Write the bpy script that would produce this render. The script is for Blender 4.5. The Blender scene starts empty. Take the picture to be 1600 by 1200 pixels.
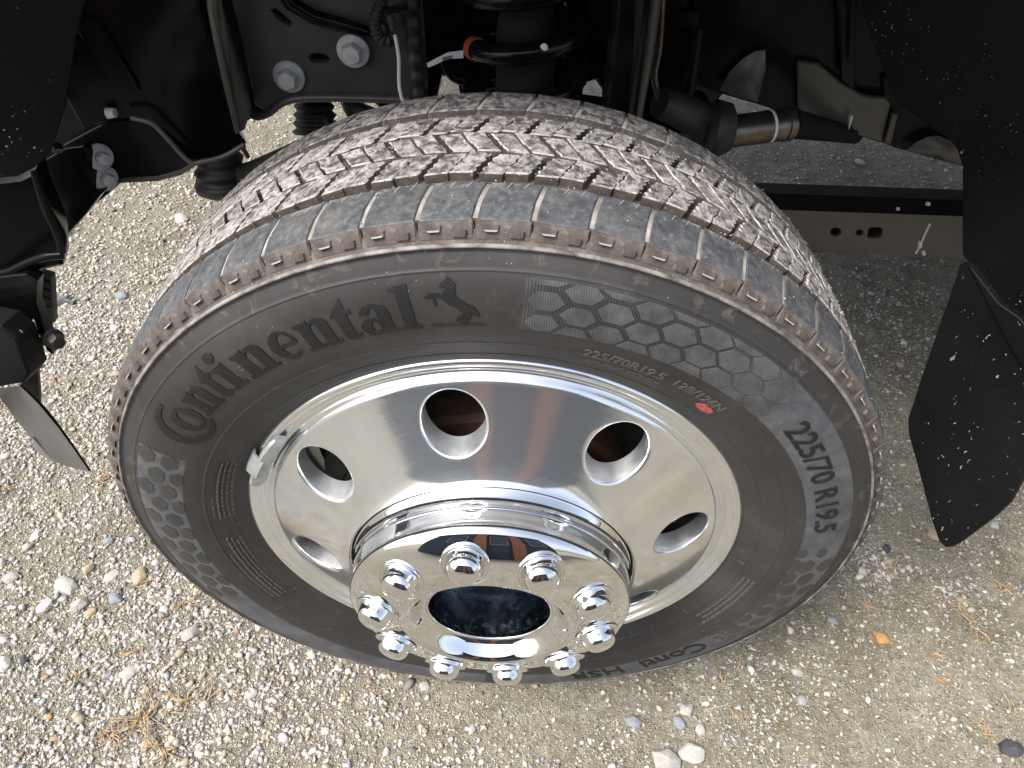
import bpy, bmesh, math, random
import numpy as np
from mathutils import Vector, Matrix
from mathutils.geometry import tessellate_polygon

random.seed(7); RNG = np.random.default_rng(7)
scene = bpy.context.scene
COL = scene.collection
R = math.radians
HUB = 0.395                      # height of the wheel centre above the ground

# ------------------------------------------------------------------ camera
CAM = np.array([0.026, -0.5321, 0.6904 + HUB])
YAW, PITCH, ROLL, FPX = -0.0219, 0.8022, 0.02, 1150.1
def cam_axes():
    ca, sa = math.cos(YAW), math.sin(YAW); cb, sb = math.cos(PITCH), math.sin(PITCH)
    cc, sc = math.cos(ROLL), math.sin(ROLL)
    f = np.array([sa*cb, ca*cb, -sb]); r = np.array([ca, -sa, 0.0]); u = np.cross(r, f)
    return cc*r + sc*u, -sc*r + cc*u, f
AX_R, AX_U, AX_F = cam_axes()
cd = bpy.data.cameras.new('camera'); cam = bpy.data.objects.new('camera', cd); COL.objects.link(cam)
cd.sensor_fit = 'HORIZONTAL'; cd.sensor_width = 36.0; cd.lens = FPX/1600*36.0
cd.clip_start = 0.02; cd.clip_end = 400.0
M = Matrix.Identity(4)
for i in range(3):
    M[i][0] = AX_R[i]; M[i][1] = AX_U[i]; M[i][2] = -AX_F[i]; M[i][3] = CAM[i]
cam.matrix_world = M
scene.camera = cam

# ------------------------------------------------------------------ light
SUN_EL, SUN_AZ = 56.0, 234.0     # azimuth clockwise from +Y; veiled sun ahead of the truck (-X), a little outboard
w = bpy.data.worlds.new('World'); scene.world = w; w.use_nodes = True
nt = w.node_tree; bg = nt.nodes['Background']
sky = nt.nodes.new('ShaderNodeTexSky'); sky.sky_type = 'NISHITA'; sky.sun_disc = False
sky.sun_elevation = R(SUN_EL); sky.sun_rotation = R(SUN_AZ)
sky.air_density = 1.0; sky.dust_density = 3.5; sky.ozone_density = 1.0
hz = nt.nodes.new('ShaderNodeHueSaturation'); hz.inputs['Saturation'].default_value = 0.62   # thin bright cloud
nt.links.new(sky.outputs[0], hz.inputs['Color']); nt.links.new(hz.outputs[0], bg.inputs[0]); bg.inputs[1].default_value = 0.14
sl = bpy.data.lights.new('sun', 'SUN'); sl.energy = 1.7; sl.angle = R(22.0); sl.color = (1.0, 0.975, 0.93)
sun = bpy.data.objects.new('sun', sl); COL.objects.link(sun)
sd = Vector((math.sin(R(SUN_AZ))*math.cos(R(SUN_EL)), math.cos(R(SUN_AZ))*math.cos(R(SUN_EL)), math.sin(R(SUN_EL))))
sun.rotation_euler = sd.to_track_quat('Z', 'Y').to_euler(); sun.location = sd*8
vs = scene.view_settings; vs.view_transform = 'Standard'; vs.look = 'None'; vs.gamma = 1.0; vs.exposure = 1.2
vs.use_curve_mapping = False
scene.render.engine = 'CYCLES'

# ------------------------------------------------------------------ helpers
def un(px, py, y):
    """the point where the sight line through photograph pixel (px, py) meets the plane at depth y"""
    d = AX_R*(px-800)/FPX - AX_U*(py-600)/FPX + AX_F
    return CAM + d*(y-CAM[1])/d[1]
def un_pl(px, py, p0, n):
    d = AX_R*(px-800)/FPX - AX_U*(py-600)/FPX + AX_F
    n = np.array(n, float); return CAM + d*(np.dot(np.array(p0)-CAM, n)/np.dot(d, n))
def un_g(px, py):
    return un_pl(px, py, (0, 0, 0), (0, 0, 1))

def link(name, me, mats, parent=None, loc=None, smooth=False):
    o = bpy.data.objects.new(name, me); COL.objects.link(o)
    for m in (mats if isinstance(mats, (list, tuple)) else [mats]):
        if m is not None: me.materials.append(m)
    if parent is not None: o.parent = parent
    if loc is not None: o.location = loc
    if smooth: me.shade_smooth()
    return o
def mesh(name, verts, faces, mats, parent=None, loc=None, smooth=False):
    me = bpy.data.meshes.new(name); me.from_pydata([tuple(map(float, v)) for v in verts], [], faces); me.update()
    return link(name, me, mats, parent, loc, smooth)
def bm_obj(name, bm, mats, parent=None, loc=None, smooth=False, auto=None):
    bmesh.ops.recalc_face_normals(bm, faces=bm.faces)
    me = bpy.data.meshes.new(name); bm.to_mesh(me); bm.free()
    o = link(name, me, mats, parent, loc, smooth)
    if auto: me.set_sharp_from_angle(angle=R(auto))
    return o
def lathe_data(prof, n):
    """revolve (r, y) about the Y axis; angle runs clockwise seen from -Y, zero at the top"""
    v = []; f = []; m = len(prof)
    for k in range(n):
        a = 2*math.pi*k/n; s, c = math.sin(a), math.cos(a)
        v += [(r*s, y, r*c) for r, y in prof]
    for k in range(n):
        k2 = (k+1) % n
        for i in range(m-1):
            f.append((k*m+i, k*m+i+1, k2*m+i+1, k2*m+i))
    return v, f
def lathe(name, prof, n, mats, parent, loc=(0, 0, 0), auto=None):
    v, f = lathe_data(prof, n)
    o = mesh(name, v, f, mats, parent, loc, True)
    if auto: o.data.set_sharp_from_angle(angle=R(auto))
    return o
def smooth_prof(pts, sub=4):
    """Catmull-Rom through the profile points"""
    P = [np.array(p, float) for p in pts]; P = [2*P[0]-P[1]] + P + [2*P[-1]-P[-2]]; out = []
    for i in range(1, len(P)-2):
        for k in range(sub):
            t = k/sub; a, b, c, d = P[i-1:i+3]
            out.append(tuple(.5*((2*b)+(c-a)*t+(2*a-5*b+4*c-d)*t*t+(-a+3*b-3*c+d)*t**3)))
    out.append(tuple(P[-2])); return out
def tube_bm(bm, pts, rad, seg=12, cap=True):
    P = [Vector(p) for p in pts]; rs = rad if hasattr(rad, '__len__') else [rad]*len(P)
    rings = []; prev = None
    for i, p in enumerate(P):
        t = (P[min(i+1, len(P)-1)] - P[max(i-1, 0)]).normalized()
        if prev is None:
            up = Vector((0, 0, 1)) if abs(t.z) < .9 else Vector((1, 0, 0)); n = t.cross(up).normalized()
        else:
            n = (prev - t*prev.dot(t)).normalized()
        prev = n; b = t.cross(n)
        rings.append([bm.verts.new(p + (n*math.cos(2*math.pi*k/seg) + b*math.sin(2*math.pi*k/seg))*rs[i]) for k in range(seg)])
    for a, b in zip(rings, rings[1:]):
        for k in range(seg):
            bm.faces.new((a[k], a[(k+1) % seg], b[(k+1) % seg], b[k]))
    if cap:
        bm.faces.new(rings[0][::-1]); bm.faces.new(rings[-1])
def tube(name, pts, rad, mat, parent, seg=12, sub=0):
    if sub:
        n0 = len(pts); pts = smooth_prof(pts, sub)
        if hasattr(rad, '__len__'): rad = list(np.interp(np.linspace(0, n0-1, len(pts)), np.arange(n0), rad))
    bm = bmesh.new(); tube_bm(bm, pts, rad, seg)
    return bm_obj(name, bm, mat, parent, None, True, 50)
def plate(name, loop, thick, mat, parent, holes=(), bevel=0.0, extr=None, auto=35):
    """a sheet with real thickness: the loop lies on its near face, extr is the direction it goes back"""
    L = [Vector(map(float, p)) for p in loop]; H = [[Vector(map(float, p)) for p in h] for h in holes]
    n = Vector((0, 0, 0))
    for a, b in zip(L, L[1:]+L[:1]): n += a.cross(b)
    n.normalize()
    cv = Vector(CAM)
    if n.dot(cv - L[0]) < 0: n = -n
    e = (Vector(extr) if extr is not None else -n)*thick
    bm = bmesh.new(); loops = [L]+H; allv = [v for l in loops for v in l]
    fv = [bm.verts.new(v) for v in allv]; bv = [bm.verts.new(v+e) for v in allv]
    for t in tessellate_polygon(loops):
        bm.faces.new([fv[i] for i in t]); bm.faces.new([bv[i] for i in reversed(t)])
    off = 0; rim = []
    for l in loops:
        k = len(l)
        for i in range(k):
            a, b = off+i, off+(i+1) % k
            bm.faces.new((fv[a], fv[b], bv[b], bv[a])); rim.append((fv[a], fv[b]))
        off += k
    bmesh.ops.recalc_face_normals(bm, faces=bm.faces)
    if bevel:
        bmesh.ops.dissolve_limit(bm, angle_limit=R(1), verts=bm.verts, edges=bm.edges)
        es = [bm.edges.get(p) for p in rim if p[0].is_valid and p[1].is_valid]
        es = [x for x in es if x]
        bmesh.ops.bevel(bm, geom=es, offset=bevel, segments=3, affect='EDGES', profile=.6)
        bmesh.ops.triangulate(bm, faces=[f for f in bm.faces if len(f.verts) > 4])
    return bm_obj(name, bm, mat, parent, None, True, auto)
def circle_px(cx, cy, rx, ry, n=16):
    return [(cx+rx*math.cos(2*math.pi*k/n), cy+ry*math.sin(2*math.pi*k/n)) for k in range(n)]
def box_bm(bm, x0, x1, y0, y1, z0, z1):
    v = [bm.verts.new((x, y, z)) for x in (x0, x1) for y in (y0, y1) for z in (z0, z1)]
    for f in ((0, 1, 3, 2), (4, 6, 7, 5), (0, 4, 5, 1), (2, 3, 7, 6), (0, 2, 6, 4), (1, 5, 7, 3)):
        bm.faces.new([v[i] for i in f])
def tag(o, label=None, cat=None, group=None, kind=None):
    if label: o['label'] = label
    if cat: o['category'] = cat
    if group: o['group'] = group
    if kind: o['kind'] = kind
    return o

# ------------------------------------------------------------------ materials
class Mat:
    def __init__(s, name):
        s.m = bpy.data.materials.new(name); s.m.use_nodes = True; s.t = s.m.node_tree
        s.b = s.t.nodes['Principled BSDF']
    def n(s, kind, **kw):
        x = s.t.nodes.new('ShaderNode'+kind)
        for k, v in kw.items(): setattr(x, k, v)
        return x
    def put(s, sock, v):
        if v is None: return
        if hasattr(v, 'is_linked') or isinstance(v, bpy.types.NodeSocket): s.t.links.new(v, sock)
        else: sock.default_value = v
    def coord(s, kind='Object'):
        return s.n('TexCoord').outputs[kind]
    def noise(s, scale, detail=4, rough=.55, vec=None, w=None, dist=0):
        x = s.n('TexNoise')
        if w is not None: x.noise_dimensions = '4D'; s.put(x.inputs['W'], w)
        s.put(x.inputs['Vector'], vec if vec is not None else s.coord())
        x.inputs['Scale'].default_value = scale; x.inputs['Detail'].default_value = detail
        x.inputs['Roughness'].default_value = rough; x.inputs['Distortion'].default_value = dist
        return x.outputs[0]
    def voro(s, scale, feature='F1', out='Distance', vec=None, rnd=1.0):
        x = s.n('TexVoronoi', feature=feature); s.put(x.inputs['Vector'], vec if vec is not None else s.coord())
        x.inputs['Scale'].default_value = scale; x.inputs['Randomness'].default_value = rnd
        return x.outputs[out]
    def math(s, op, a, b=0.5, c=None):
        x = s.n('Math', operation=op); s.put(x.inputs[0], a); s.put(x.inputs[1], b)
        if c is not None: s.put(x.inputs[2], c)
        return x.outputs[0]
    def ramp(s, fac, stops, interp='LINEAR'):
        x = s.n('ValToRGB'); s.put(x.inputs[0], fac); r = x.color_ramp; r.interpolation = interp
        while len(r.elements) < len(stops): r.elements.new(.5)
        for e, (p, c) in zip(r.elements, stops):
            e.position = p
            if not hasattr(c, '__len__'): c = (c, c, c)
            e.color = (c[0], c[1], c[2], 1)
        return x.outputs[0]
    def mix(s, fac, a, b):
        x = s.n('Mix', data_type='RGBA'); s.put(x.inputs[0], fac)
        for i, v in ((6, a), (7, b)):
            if isinstance(v, (tuple, list)): v = (*v[:3], 1)
            s.put(x.inputs[i], v)
        return x.outputs[2]
    def bump(s, h, strength=.5, dist=.001, normal=None):
        x = s.n('Bump'); x.inputs['Strength'].default_value = strength; x.inputs['Distance'].default_value = dist
        s.put(x.inputs['Height'], h)
        if normal is not None: s.put(x.inputs['Normal'], normal)
        return x.outputs[0]
    def set(s, color=None, rough=None, metal=None, normal=None, spec=None, coat=None, coat_rough=None, aniso=None):
        i = s.b.inputs
        for k, v in (('Base Color', color), ('Roughness', rough), ('Metallic', metal), ('Normal', normal),
                     ('Specular IOR Level', spec), ('Coat Weight', coat), ('Coat Roughness', coat_rough), ('Anisotropic', aniso)):
            if v is None: continue
            if k == 'Base Color' and isinstance(v, (tuple, list)): v = (*v[:3], 1)
            s.put(i[k], v)
        return s.m

def polar(M_):
    """radius and clockwise angle (degrees) about the wheel axis"""
    sx = M_.n('SeparateXYZ'); M_.put(sx.inputs[0], M_.coord())
    x, z = sx.outputs[0], sx.outputs[2]
    r = M_.math('SQRT', M_.math('ADD', M_.math('MULTIPLY', x, x), M_.math('MULTIPLY', z, z)))
    a = M_.math('MULTIPLY', M_.math('ARCTAN2', x, z), 180/math.pi)
    return r, a
def step_in(M_, v, lo, hi, soft):
    a = M_.n('MapRange'); a.interpolation_type = 'SMOOTHSTEP'
    for k, q in ((0, v), (1, lo-soft), (2, lo+soft)): M_.put(a.inputs[k], q)
    b = M_.n('MapRange'); b.interpolation_type = 'SMOOTHSTEP'
    for k, q in ((0, v), (1, hi-soft), (2, hi+soft)): M_.put(b.inputs[k], q)
    return M_.math('SUBTRACT', a.outputs[0], b.outputs[0])

MT = {}
def build_mats():
    # ---- sidewall rubber: dusty brown-grey with a cleaner textured band and dust flecks
    m = Mat('sidewall_rubber'); r, a = polar(m)
    big = m.noise(9, 5, .6); fine = m.noise(220, 3, .6); streak = m.noise(45, 5, .65, dist=1.2)
    c = m.ramp(big, [(.3, (.022, .0202, .0196)), (.55, (.034, .0312, .030)), (.75, (.054, .0505, .049))])
    band = m.math('MULTIPLY', step_in(m, r, .3195, .3635, .0008),
                  m.math('ADD', step_in(m, a, 4, 175, .15), step_in(m, a, -178, -64.5, .15)))
    bc = m.ramp(m.noise(26, 6, .7, dist=.6), [(.32, (.042, .046, .053)), (.5, (.076, .081, .091)), (.68, (.125, .122, .119))])
    c = m.mix(band, c, bc)
    dust = m.ramp(streak, [(.56, 0), (.74, .55)])
    c = m.mix(m.math('MULTIPLY', dust, m.math('ADD', m.math('MULTIPLY', step_in(m, r, .365, .40, .004), .55), .18)), c, (.24, .21, .18))
    fl = m.ramp(m.voro(170), [(.06, 1), (.10, 0)])
    fl = m.math('MULTIPLY', fl, m.ramp(m.noise(20, 3), [(.5, 0), (.62, .8)]))
    c = m.mix(fl, c, (.42, .39, .34))
    # moulded hatch lines in the first part of the band
    hatch = m.math('MULTIPLY', m.math('MULTIPLY', m.math('SINE', m.math('MULTIPLY', a, 2*math.pi/.38)), .5),
                   m.math('MULTIPLY', band, step_in(m, a, 2, 41, 3)))
    hc = m.math('MULTIPLY', m.math('MULTIPLY', band, step_in(m, a, 2, 37, 8)), .8)
    c = m.mix(hc, c, (.018, .018, .019))
    h = m.math('ADD', m.math('ADD', m.math('MULTIPLY', fine, .35), hatch), m.math('MULTIPLY', streak, .3))
    ro = m.math('SUBTRACT', m.math('ADD', .50, m.math('MULTIPLY', big, .2)), m.math('MULTIPLY', band, .12))
    MT['sidewall'] = m.set(c, ro, 0, m.bump(h, .35, .0012), spec=.5)
    # ---- raised letters: cleaner, darker rubber with fine hatch
    m = Mat('letter_rubber')
    wv = m.n('TexWave', wave_type='BANDS', bands_direction='DIAGONAL'); m.put(wv.inputs[0], m.coord()); wv.inputs[1].default_value = 190
    wv.inputs['Distortion'].default_value = 0
    c = m.mix(m.ramp(m.noise(60, 5, .7), [(.5, 0), (.75, .45)]), (.008, .008, .008), (.034, .031, .029))
    MT['letter'] = m.set(c, .6, 0, m.bump(wv.outputs[1], .6, .0006), spec=.45)
    # ---- hexagons, light (clean) and dark (dull)
    for nm, lo, hi in (('hex_light', (.046, .048, .052), (.105, .105, .106)), ('hex_dark', (.030, .029, .029), (.055, .050, .046))):
        m = Mat(nm); c = m.ramp(m.noise(40, 5, .7), [(.35, lo), (.68, hi)])
        wv = m.n('TexWave', wave_type='BANDS', bands_direction='X'); m.put(wv.inputs[0], m.coord()); wv.inputs[1].default_value = 170
        MT[nm] = m.set(c, .5, 0, m.bump(wv.outputs[1], .45 if nm == 'hex_light' else .2, .0005))
    # ---- small raised print
    m = Mat('print_rubber'); MT['print'] = m.set((.085, .078, .07), .5, 0, m.bump(m.noise(300), .3, .0004))
    # ---- tread block crown: scuffed rubber with pale dried dirt
    m = Mat('tread_crown'); rnd = m.n('ObjectInfo').outputs['Random']; wq = m.math('MULTIPLY', rnd, 60)
    n1 = m.noise(75, 6, .68, w=wq, dist=.8); n2 = m.noise(420, 4, .7, w=wq); n3 = m.noise(190, 4, .65, w=wq)
    c = m.ramp(n1, [(.32, (.042, .040, .039)), (.43, (.115, .106, .100)), (.51, (.29, .268, .25)), (.63, (.48, .45, .425))])
    c = m.mix(m.ramp(n3, [(.53, 0), (.61, .8)]), c, (.055, .05, .048))
    c = m.mix(m.ramp(n2, [(.60, 0), (.68, .9)]), c, (.62, .57, .52))
    h = m.math('ADD', m.math('ADD', n1, m.math('MULTIPLY', n3, .5)), m.math('MULTIPLY', n2, .35))
    MT['crown'] = m.set(c, m.ramp(n1, [(.35, .42), (.6, .85)]), 0, m.bump(h, .9, .0035))
    # ---- shoulder blocks: blue-grey scuffed rubber with mottling
    m = Mat('shoulder_crown'); rnd = m.n('ObjectInfo').outputs['Random']; wq = m.math('MULTIPLY', rnd, 60)
    n1 = m.noise(150, 5, .7, w=wq); n2 = m.noise(28, 4, .6, w=wq); n3 = m.noise(500, 3, .7, w=wq)
    c = m.ramp(n1, [(.34, (.044, .046, .049)), (.52, (.080, .084, .088)), (.68, (.15, .152, .152))])
    sx = m.n('SeparateXYZ'); m.put(sx.inputs[0], m.coord())
    c = m.mix(m.ramp(n2, [(.52, 0), (.72, .6)]), c, (.19, .17, .155))
    c = m.mix(m.ramp(n3, [(.66, 0), (.72, .8)]), c, (.45, .42, .38))
    inner = m.n('MapRange'); m.put(inner.inputs[0], m.math('ADD', sx.outputs[1], m.math('MULTIPLY', m.math('SUBTRACT', n2, .5), .04)))
    inner.inputs[1].default_value = -.052; inner.inputs[2].default_value = -.040
    c = m.mix(m.math('MULTIPLY', inner.outputs[0], m.ramp(n1, [(.45, 0), (.6, .8)])), c, (.40, .36, .33))
    MT['shoulder'] = m.set(c, .55, 0, m.bump(m.math('ADD', n1, m.math('MULTIPLY', n3, .4)), .5, .0012))
    # ---- groove walls and shoulder step: brown dried mud film
    m = Mat('groove_wall'); n1 = m.noise(60, 5, .65); n3 = m.noise(420, 3, .7)
    c = m.ramp(n1, [(.32, (.050, .041, .035)), (.52, (.098, .080, .068)), (.72, (.18, .155, .132))])
    c = m.mix(m.ramp(n3, [(.64, 0), (.70, .8)]), c, (.42, .37, .32))
    MT['groove'] = m.set(c, .8, 0, m.bump(m.math('ADD', n1, n3), .5, .001))
    m = Mat('dried_dirt'); n1 = m.noise(300, 3); MT['dirt'] = m.set(m.ramp(n1, [(.3, (.24, .20, .17)), (.7, (.56, .50, .45))]), .9)
    m = Mat('scuffed_edge'); rnd = m.n('ObjectInfo').outputs['Random']; n1 = m.noise(120, 5, .7, w=m.math('MULTIPLY', rnd, 60)); MT['scuff'] = m.set(m.ramp(n1, [(.38, (.09, .08, .074)), (.5, (.34, .31, .285)), (.68, (.58, .54, .50))]), .8, 0, m.bump(n1, .6, .001))
    m = Mat('dust_line'); MT['dust'] = m.set((.34, .315, .29), .85)
    m = Mat('slot_dust'); n1 = m.noise(70, 4); MT['slot_dust'] = m.set(m.ramp(n1, [(.3, (.20, .178, .16)), (.7, (.42, .385, .35))]), .9)
    m = Mat('ridge_rubber'); n1 = m.noise(55, 5, .65); MT['ridge'] = m.set(m.ramp(n1, [(.36, (.07, .063, .058)), (.6, (.26, .245, .23))]), .6)
    # ---- polished aluminium
    m = Mat('polished_aluminium'); r, a = polar(m)
    cv = m.n('CombineXYZ'); m.put(cv.inputs[0], m.math('MULTIPLY', r, 260)); m.put(cv.inputs[1], m.math('MULTIPLY', a, .09)); 
    n1 = m.noise(1.0, 4, .6, vec=cv.outputs[0]); n2 = m.noise(22, 4, .6)
    tg = m.n('Tangent', direction_type='RADIAL', axis='Y'); m.t.links.new(tg.outputs[0], m.b.inputs['Tangent'])
    c = m.ramp(n2, [(.3, (.80, .81, .82)), (.7, (.91, .915, .92))])
    fl = m.math('MULTIPLY', m.ramp(m.voro(260), [(.05, 1), (.09, 0)]), m.ramp(n2, [(.45, 0), (.6, .6)]))
    c = m.mix(fl, c, (.5, .47, .43))
    ro = m.math('ADD', m.math('MULTIPLY', n1, .07), m.math('ADD', m.math('MULTIPLY', n2, .05), .045))
    MT['alu'] = m.set(c, ro, 1, m.bump(m.math('ADD', m.math('MULTIPLY', n1, .16), m.math('MULTIPLY', n2, .5)), .22, .001), aniso=.35)
    hb = m.n('BsdfPrincipled'); m.put(hb.inputs['Base Color'], (.88, .91, .95, 1)); hb.inputs['Metallic'].default_value = 1; hb.inputs['Roughness'].default_value = .55
    mx = m.n('MixShader'); mx.inputs[0].default_value = .18; m.t.links.new(m.b.outputs[0], mx.inputs[1]); m.t.links.new(hb.outputs[0], mx.inputs[2])
    m.t.links.new(mx.outputs[0], m.t.nodes['Material Output'].inputs[0])
    m = Mat('machined_aluminium'); n2 = m.noise(60, 4); MT['machined'] = m.set((.80, .81, .82), m.ramp(n2, [(.3, .42), (.7, .55)]), 1)
    m = Mat('chrome'); n2 = m.noise(35, 3); fl = m.math('MULTIPLY', m.ramp(m.voro(330), [(.06, 1), (.11, 0)]), m.ramp(m.noise(14, 3), [(.44, 0), (.56, .8)]))
    MT['chrome'] = m.set(m.mix(fl, (.83, .835, .84), (.55, .52, .48)), m.math('ADD', m.math('MULTIPLY', fl, .4), .025), 1, m.bump(n2, .02, .001))
    m = Mat('bore_chrome'); MT['bore'] = m.set((.22, .26, .30), m.ramp(m.noise(120, 4), [(.4, .10), (.7, .4)]), 1, m.bump(m.noise(200), .2, .0006))
    m = Mat('lead_weight'); n1 = m.noise(90, 4); MT['lead'] = m.set(m.ramp(n1, [(.3, (.36, .375, .38)), (.7, (.52, .535, .53))]), .5, .55, m.bump(n1, .3, .001))
    # ---- black painted steel, glossy with a film of dust
    m = Mat('black_paint'); n1 = m.noise(14, 5, .65); n2 = m.noise(260, 3, .7)
    c = m.mix(m.ramp(n1, [(.45, .0), (.85, .045)]), (.005, .0052, .0058), (.16, .145, .125))
    c = m.mix(m.ramp(n2, [(.70, 0), (.76, .25)]), c, (.30, .28, .25))
    MT['black'] = m.set(c, m.math('ADD', m.math('MULTIPLY', n1, .22), .12), 0, m.bump(n2, .12, .0006), spec=.12)
    m = Mat('gloss_black'); n1 = m.noise(18, 4); MT['gloss'] = m.set(m.mix(m.ramp(n1, [(.45, 0), (.8, .1)]), (.004, .004, .005), (.14, .13, .11)), .14, 0, spec=.17)
    m = Mat('lit_dusty_black'); n1 = m.noise(11, 5, .6); n2 = m.voro(240)  # dusty black paint, base colour lightened to look lit
    c = m.mix(m.ramp(n1, [(.3, .20), (.75, .40)]), (.008, .008, .008), (.22, .20, .176))
    c = m.mix(m.ramp(n2, [(.03, .6), (.06, 0)]), c, (.05, .03, .02))
    MT['lit_dusty'] = m.set(c, m.math('ADD', m.math('MULTIPLY', n1, .2), .25), 0, m.bump(m.noise(300), .08, .0005), spec=.55)
    # ---- black plastic with dried white splashes
    for nm, thr, st in (('speckled', .165, 1.0), ('flap', .135, 2.8)):
        m = Mat('plastic_'+nm); co = m.coord()
        mp = m.n('Mapping'); m.put(mp.inputs[0], co); mp.inputs['Scale'].default_value = (1, 1, 1/st)
        nv = m.n('TexNoise'); m.put(nv.inputs[0], co); nv.inputs['Scale'].default_value = 130; nv.inputs['Detail'].default_value = 3
        va = m.n('VectorMath', operation='MULTIPLY_ADD'); m.put(va.inputs[0], nv.outputs['Color']); va.inputs[1].default_value = (.009, .009, .009); m.put(va.inputs[2], mp.outputs[0])
        v1 = m.voro(170, vec=va.outputs[0]); v2 = m.voro(40, vec=va.outputs[0]); n1 = m.noise(7, 4, .6); n2 = m.noise(90, 4, .7)
        s1 = m.math('MULTIPLY', m.ramp(m.math('ADD', v1, m.math('MULTIPLY', n2, .12)), [(thr, 1), (thr+.05, 0)]), m.ramp(m.noise(11, 4, .6), [(.52, 0), (.64, 1)] if nm == 'speckled' else [(.40, 0), (.56, 1)]))
        s2 = m.math('MULTIPLY', m.ramp(m.math('ADD', v2, m.math('MULTIPLY', n2, .10)), [(.095, 1), (.12, 0)]), m.ramp(m.noise(5, 2), [(.45, 0), (.55, .9)]))
        c = m.mix(m.ramp(n1, [(.4, 0), (.8, .05)]), (.0055, .0058, .0065), (.12, .11, .10))
        c = m.mix(m.math('MAXIMUM', s1, s2), c, (.40, .39, .365))
        MT[nm] = m.set(c, m.math('ADD', m.math('MULTIPLY', n1, .2), .45), 0, m.bump(n2, .25, .0006), spec=.11)
    m = Mat('dark_rubber'); n1 = m.noise(40, 4); MT['rubber'] = m.set(m.ramp(n1, [(.3, (.008, .008, .008)), (.75, (.028, .026, .023))]), .55, 0, m.bump(n1, .3, .001))
    m = Mat('grey_plastic'); n1 = m.noise(12, 5, .6)
    c = m.ramp(n1, [(.3, (.20, .195, .188)), (.7, (.27, .262, .25))]); c = m.mix(m.ramp(m.voro(120), [(.04, .8), (.07, 0)]), c, (.4, .38, .35))
    MT['greyplastic'] = m.set(c, .42, 0, m.bump(m.noise(400), .15, .0004))
    m = Mat('zinc_bolt'); n1 = m.noise(80, 4); MT['zinc'] = m.set(m.ramp(n1, [(.3, (.42, .42, .41)), (.7, (.60, .595, .58))]), .48, .15, m.bump(n1, .2, .0006))
    m = Mat('bare_steel'); n1 = m.noise(25, 5, .65); c = m.ramp(n1, [(.35, (.17, .15, .13)), (.6, (.11, .08, .062)), (.8, (.09, .05, .028))])
    MT['steel'] = m.set(c, .32, .8, m.bump(n1, .2, .0008))
    m = Mat('rusty_iron'); n1 = m.noise(30, 5, .7); MT['rust'] = m.set(m.ramp(n1, [(.3, (.03, .018, .012)), (.6, (.10, .045, .022)), (.8, (.02, .018, .016))]), .8, .2, m.bump(n1, .5, .002))
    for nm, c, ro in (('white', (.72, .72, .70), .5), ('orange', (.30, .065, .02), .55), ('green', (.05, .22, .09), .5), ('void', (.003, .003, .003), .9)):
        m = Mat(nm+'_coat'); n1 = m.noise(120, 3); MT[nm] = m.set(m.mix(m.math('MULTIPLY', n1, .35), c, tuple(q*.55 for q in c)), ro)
    m = Mat('red_crayon'); n1 = m.noise(420, 4, .7); MT['red'] = m.set(m.mix(m.ramp(n1, [(.45, 0), (.62, .8)]), (.40, .055, .05), (.62, .22, .20)), .6, 0, m.bump(n1, .5, .0006))
    # ---- stones and straw
    m = Mat('pebble'); at = m.n('Attribute', attribute_name='tint'); n1 = m.noise(170, 4, .65); n2 = m.noise(900, 2, .6)
    c = m.mix(m.ramp(n1, [(.35, .0), (.7, .35)]), at.outputs['Color'], (.20, .175, .13))
    c = m.mix(m.math('MULTIPLY', n2, .3), c, (.5, .48, .44))
    MT['pebble'] = m.set(c, .85, 0, m.bump(m.math('ADD', n1, n2), .35, .0008))
    for nm, c in (('white', (.50, .48, .435)), ('pale', (.40, .385, .35)), ('blue', (.27, .29, .315)), ('tan', (.42, .335, .23)), ('dark', (.06, .061, .066)), ('orange', (.46, .26, .10)), ('grey', (.33, .325, .31))):
        m = Mat('stone_'+nm); n1 = m.noise(130, 5, .65); n2 = m.noise(700, 3, .6)
        k = m.mix(m.ramp(n1, [(.3, 0), (.75, .6)]), c, tuple(q*.55 for q in c)); k = m.mix(m.ramp(n2, [(.55, 0), (.7, .6)]), k, tuple(min(.8, q*1.4+.05) for q in c))
        MT['st_'+nm] = m.set(k, .82, 0, m.bump(m.math('ADD', n1, n2), .5, .0012))
    m = Mat('dry_straw'); n1 = m.noise(60, 3); rnd = m.n('ObjectInfo').outputs['Random']
    c = m.mix(rnd, m.ramp(n1, [(.3, (.38, .23, .115)), (.7, (.54, .39, .22))]), m.ramp(n1, [(.3, (.34, .23, .13)), (.7, (.50, .40, .26))]))
    MT['straw'] = m.set(c, .75)
    m = Mat('dark_twig'); n1 = m.noise(120, 4); MT['twig'] = m.set(m.ramp(n1, [(.3, (.06, .06, .062)), (.7, (.14, .14, .145))]), .85, 0, m.bump(n1, .5, .001))
    # ---- the ground: pale silt packed round fine grit
    m = Mat('packed_gravel'); co = m.coord(); st = m.n('Attribute', attribute_name='stony').outputs['Fac']
    n1 = m.noise(4.5, 6, .62, vec=co); n2 = m.noise(28, 5, .62, vec=co); n3 = m.noise(240, 4, .7, vec=co)
    silt = m.ramp(n1, [(.30, (.20, .178, .128)), (.48, (.285, .258, .195)), (.62, (.36, .332, .262)), (.75, (.42, .395, .325))])
    moss = m.ramp(m.noise(7, 5, .65, vec=co, dist=.8), [(.52, 0), (.66, .55)])
    silt = m.mix(moss, silt, (.135, .125, .072))
    silt = m.mix(m.ramp(n2, [(.35, .45), (.65, 0)]), silt, (.15, .125, .08))
    vd = m.n('TexVoronoi'); m.put(vd.inputs[0], co); vd.inputs['Scale'].default_value = 330
    hsv = m.n('SeparateColor'); m.put(hsv.inputs[0], vd.outputs['Color'])
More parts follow.
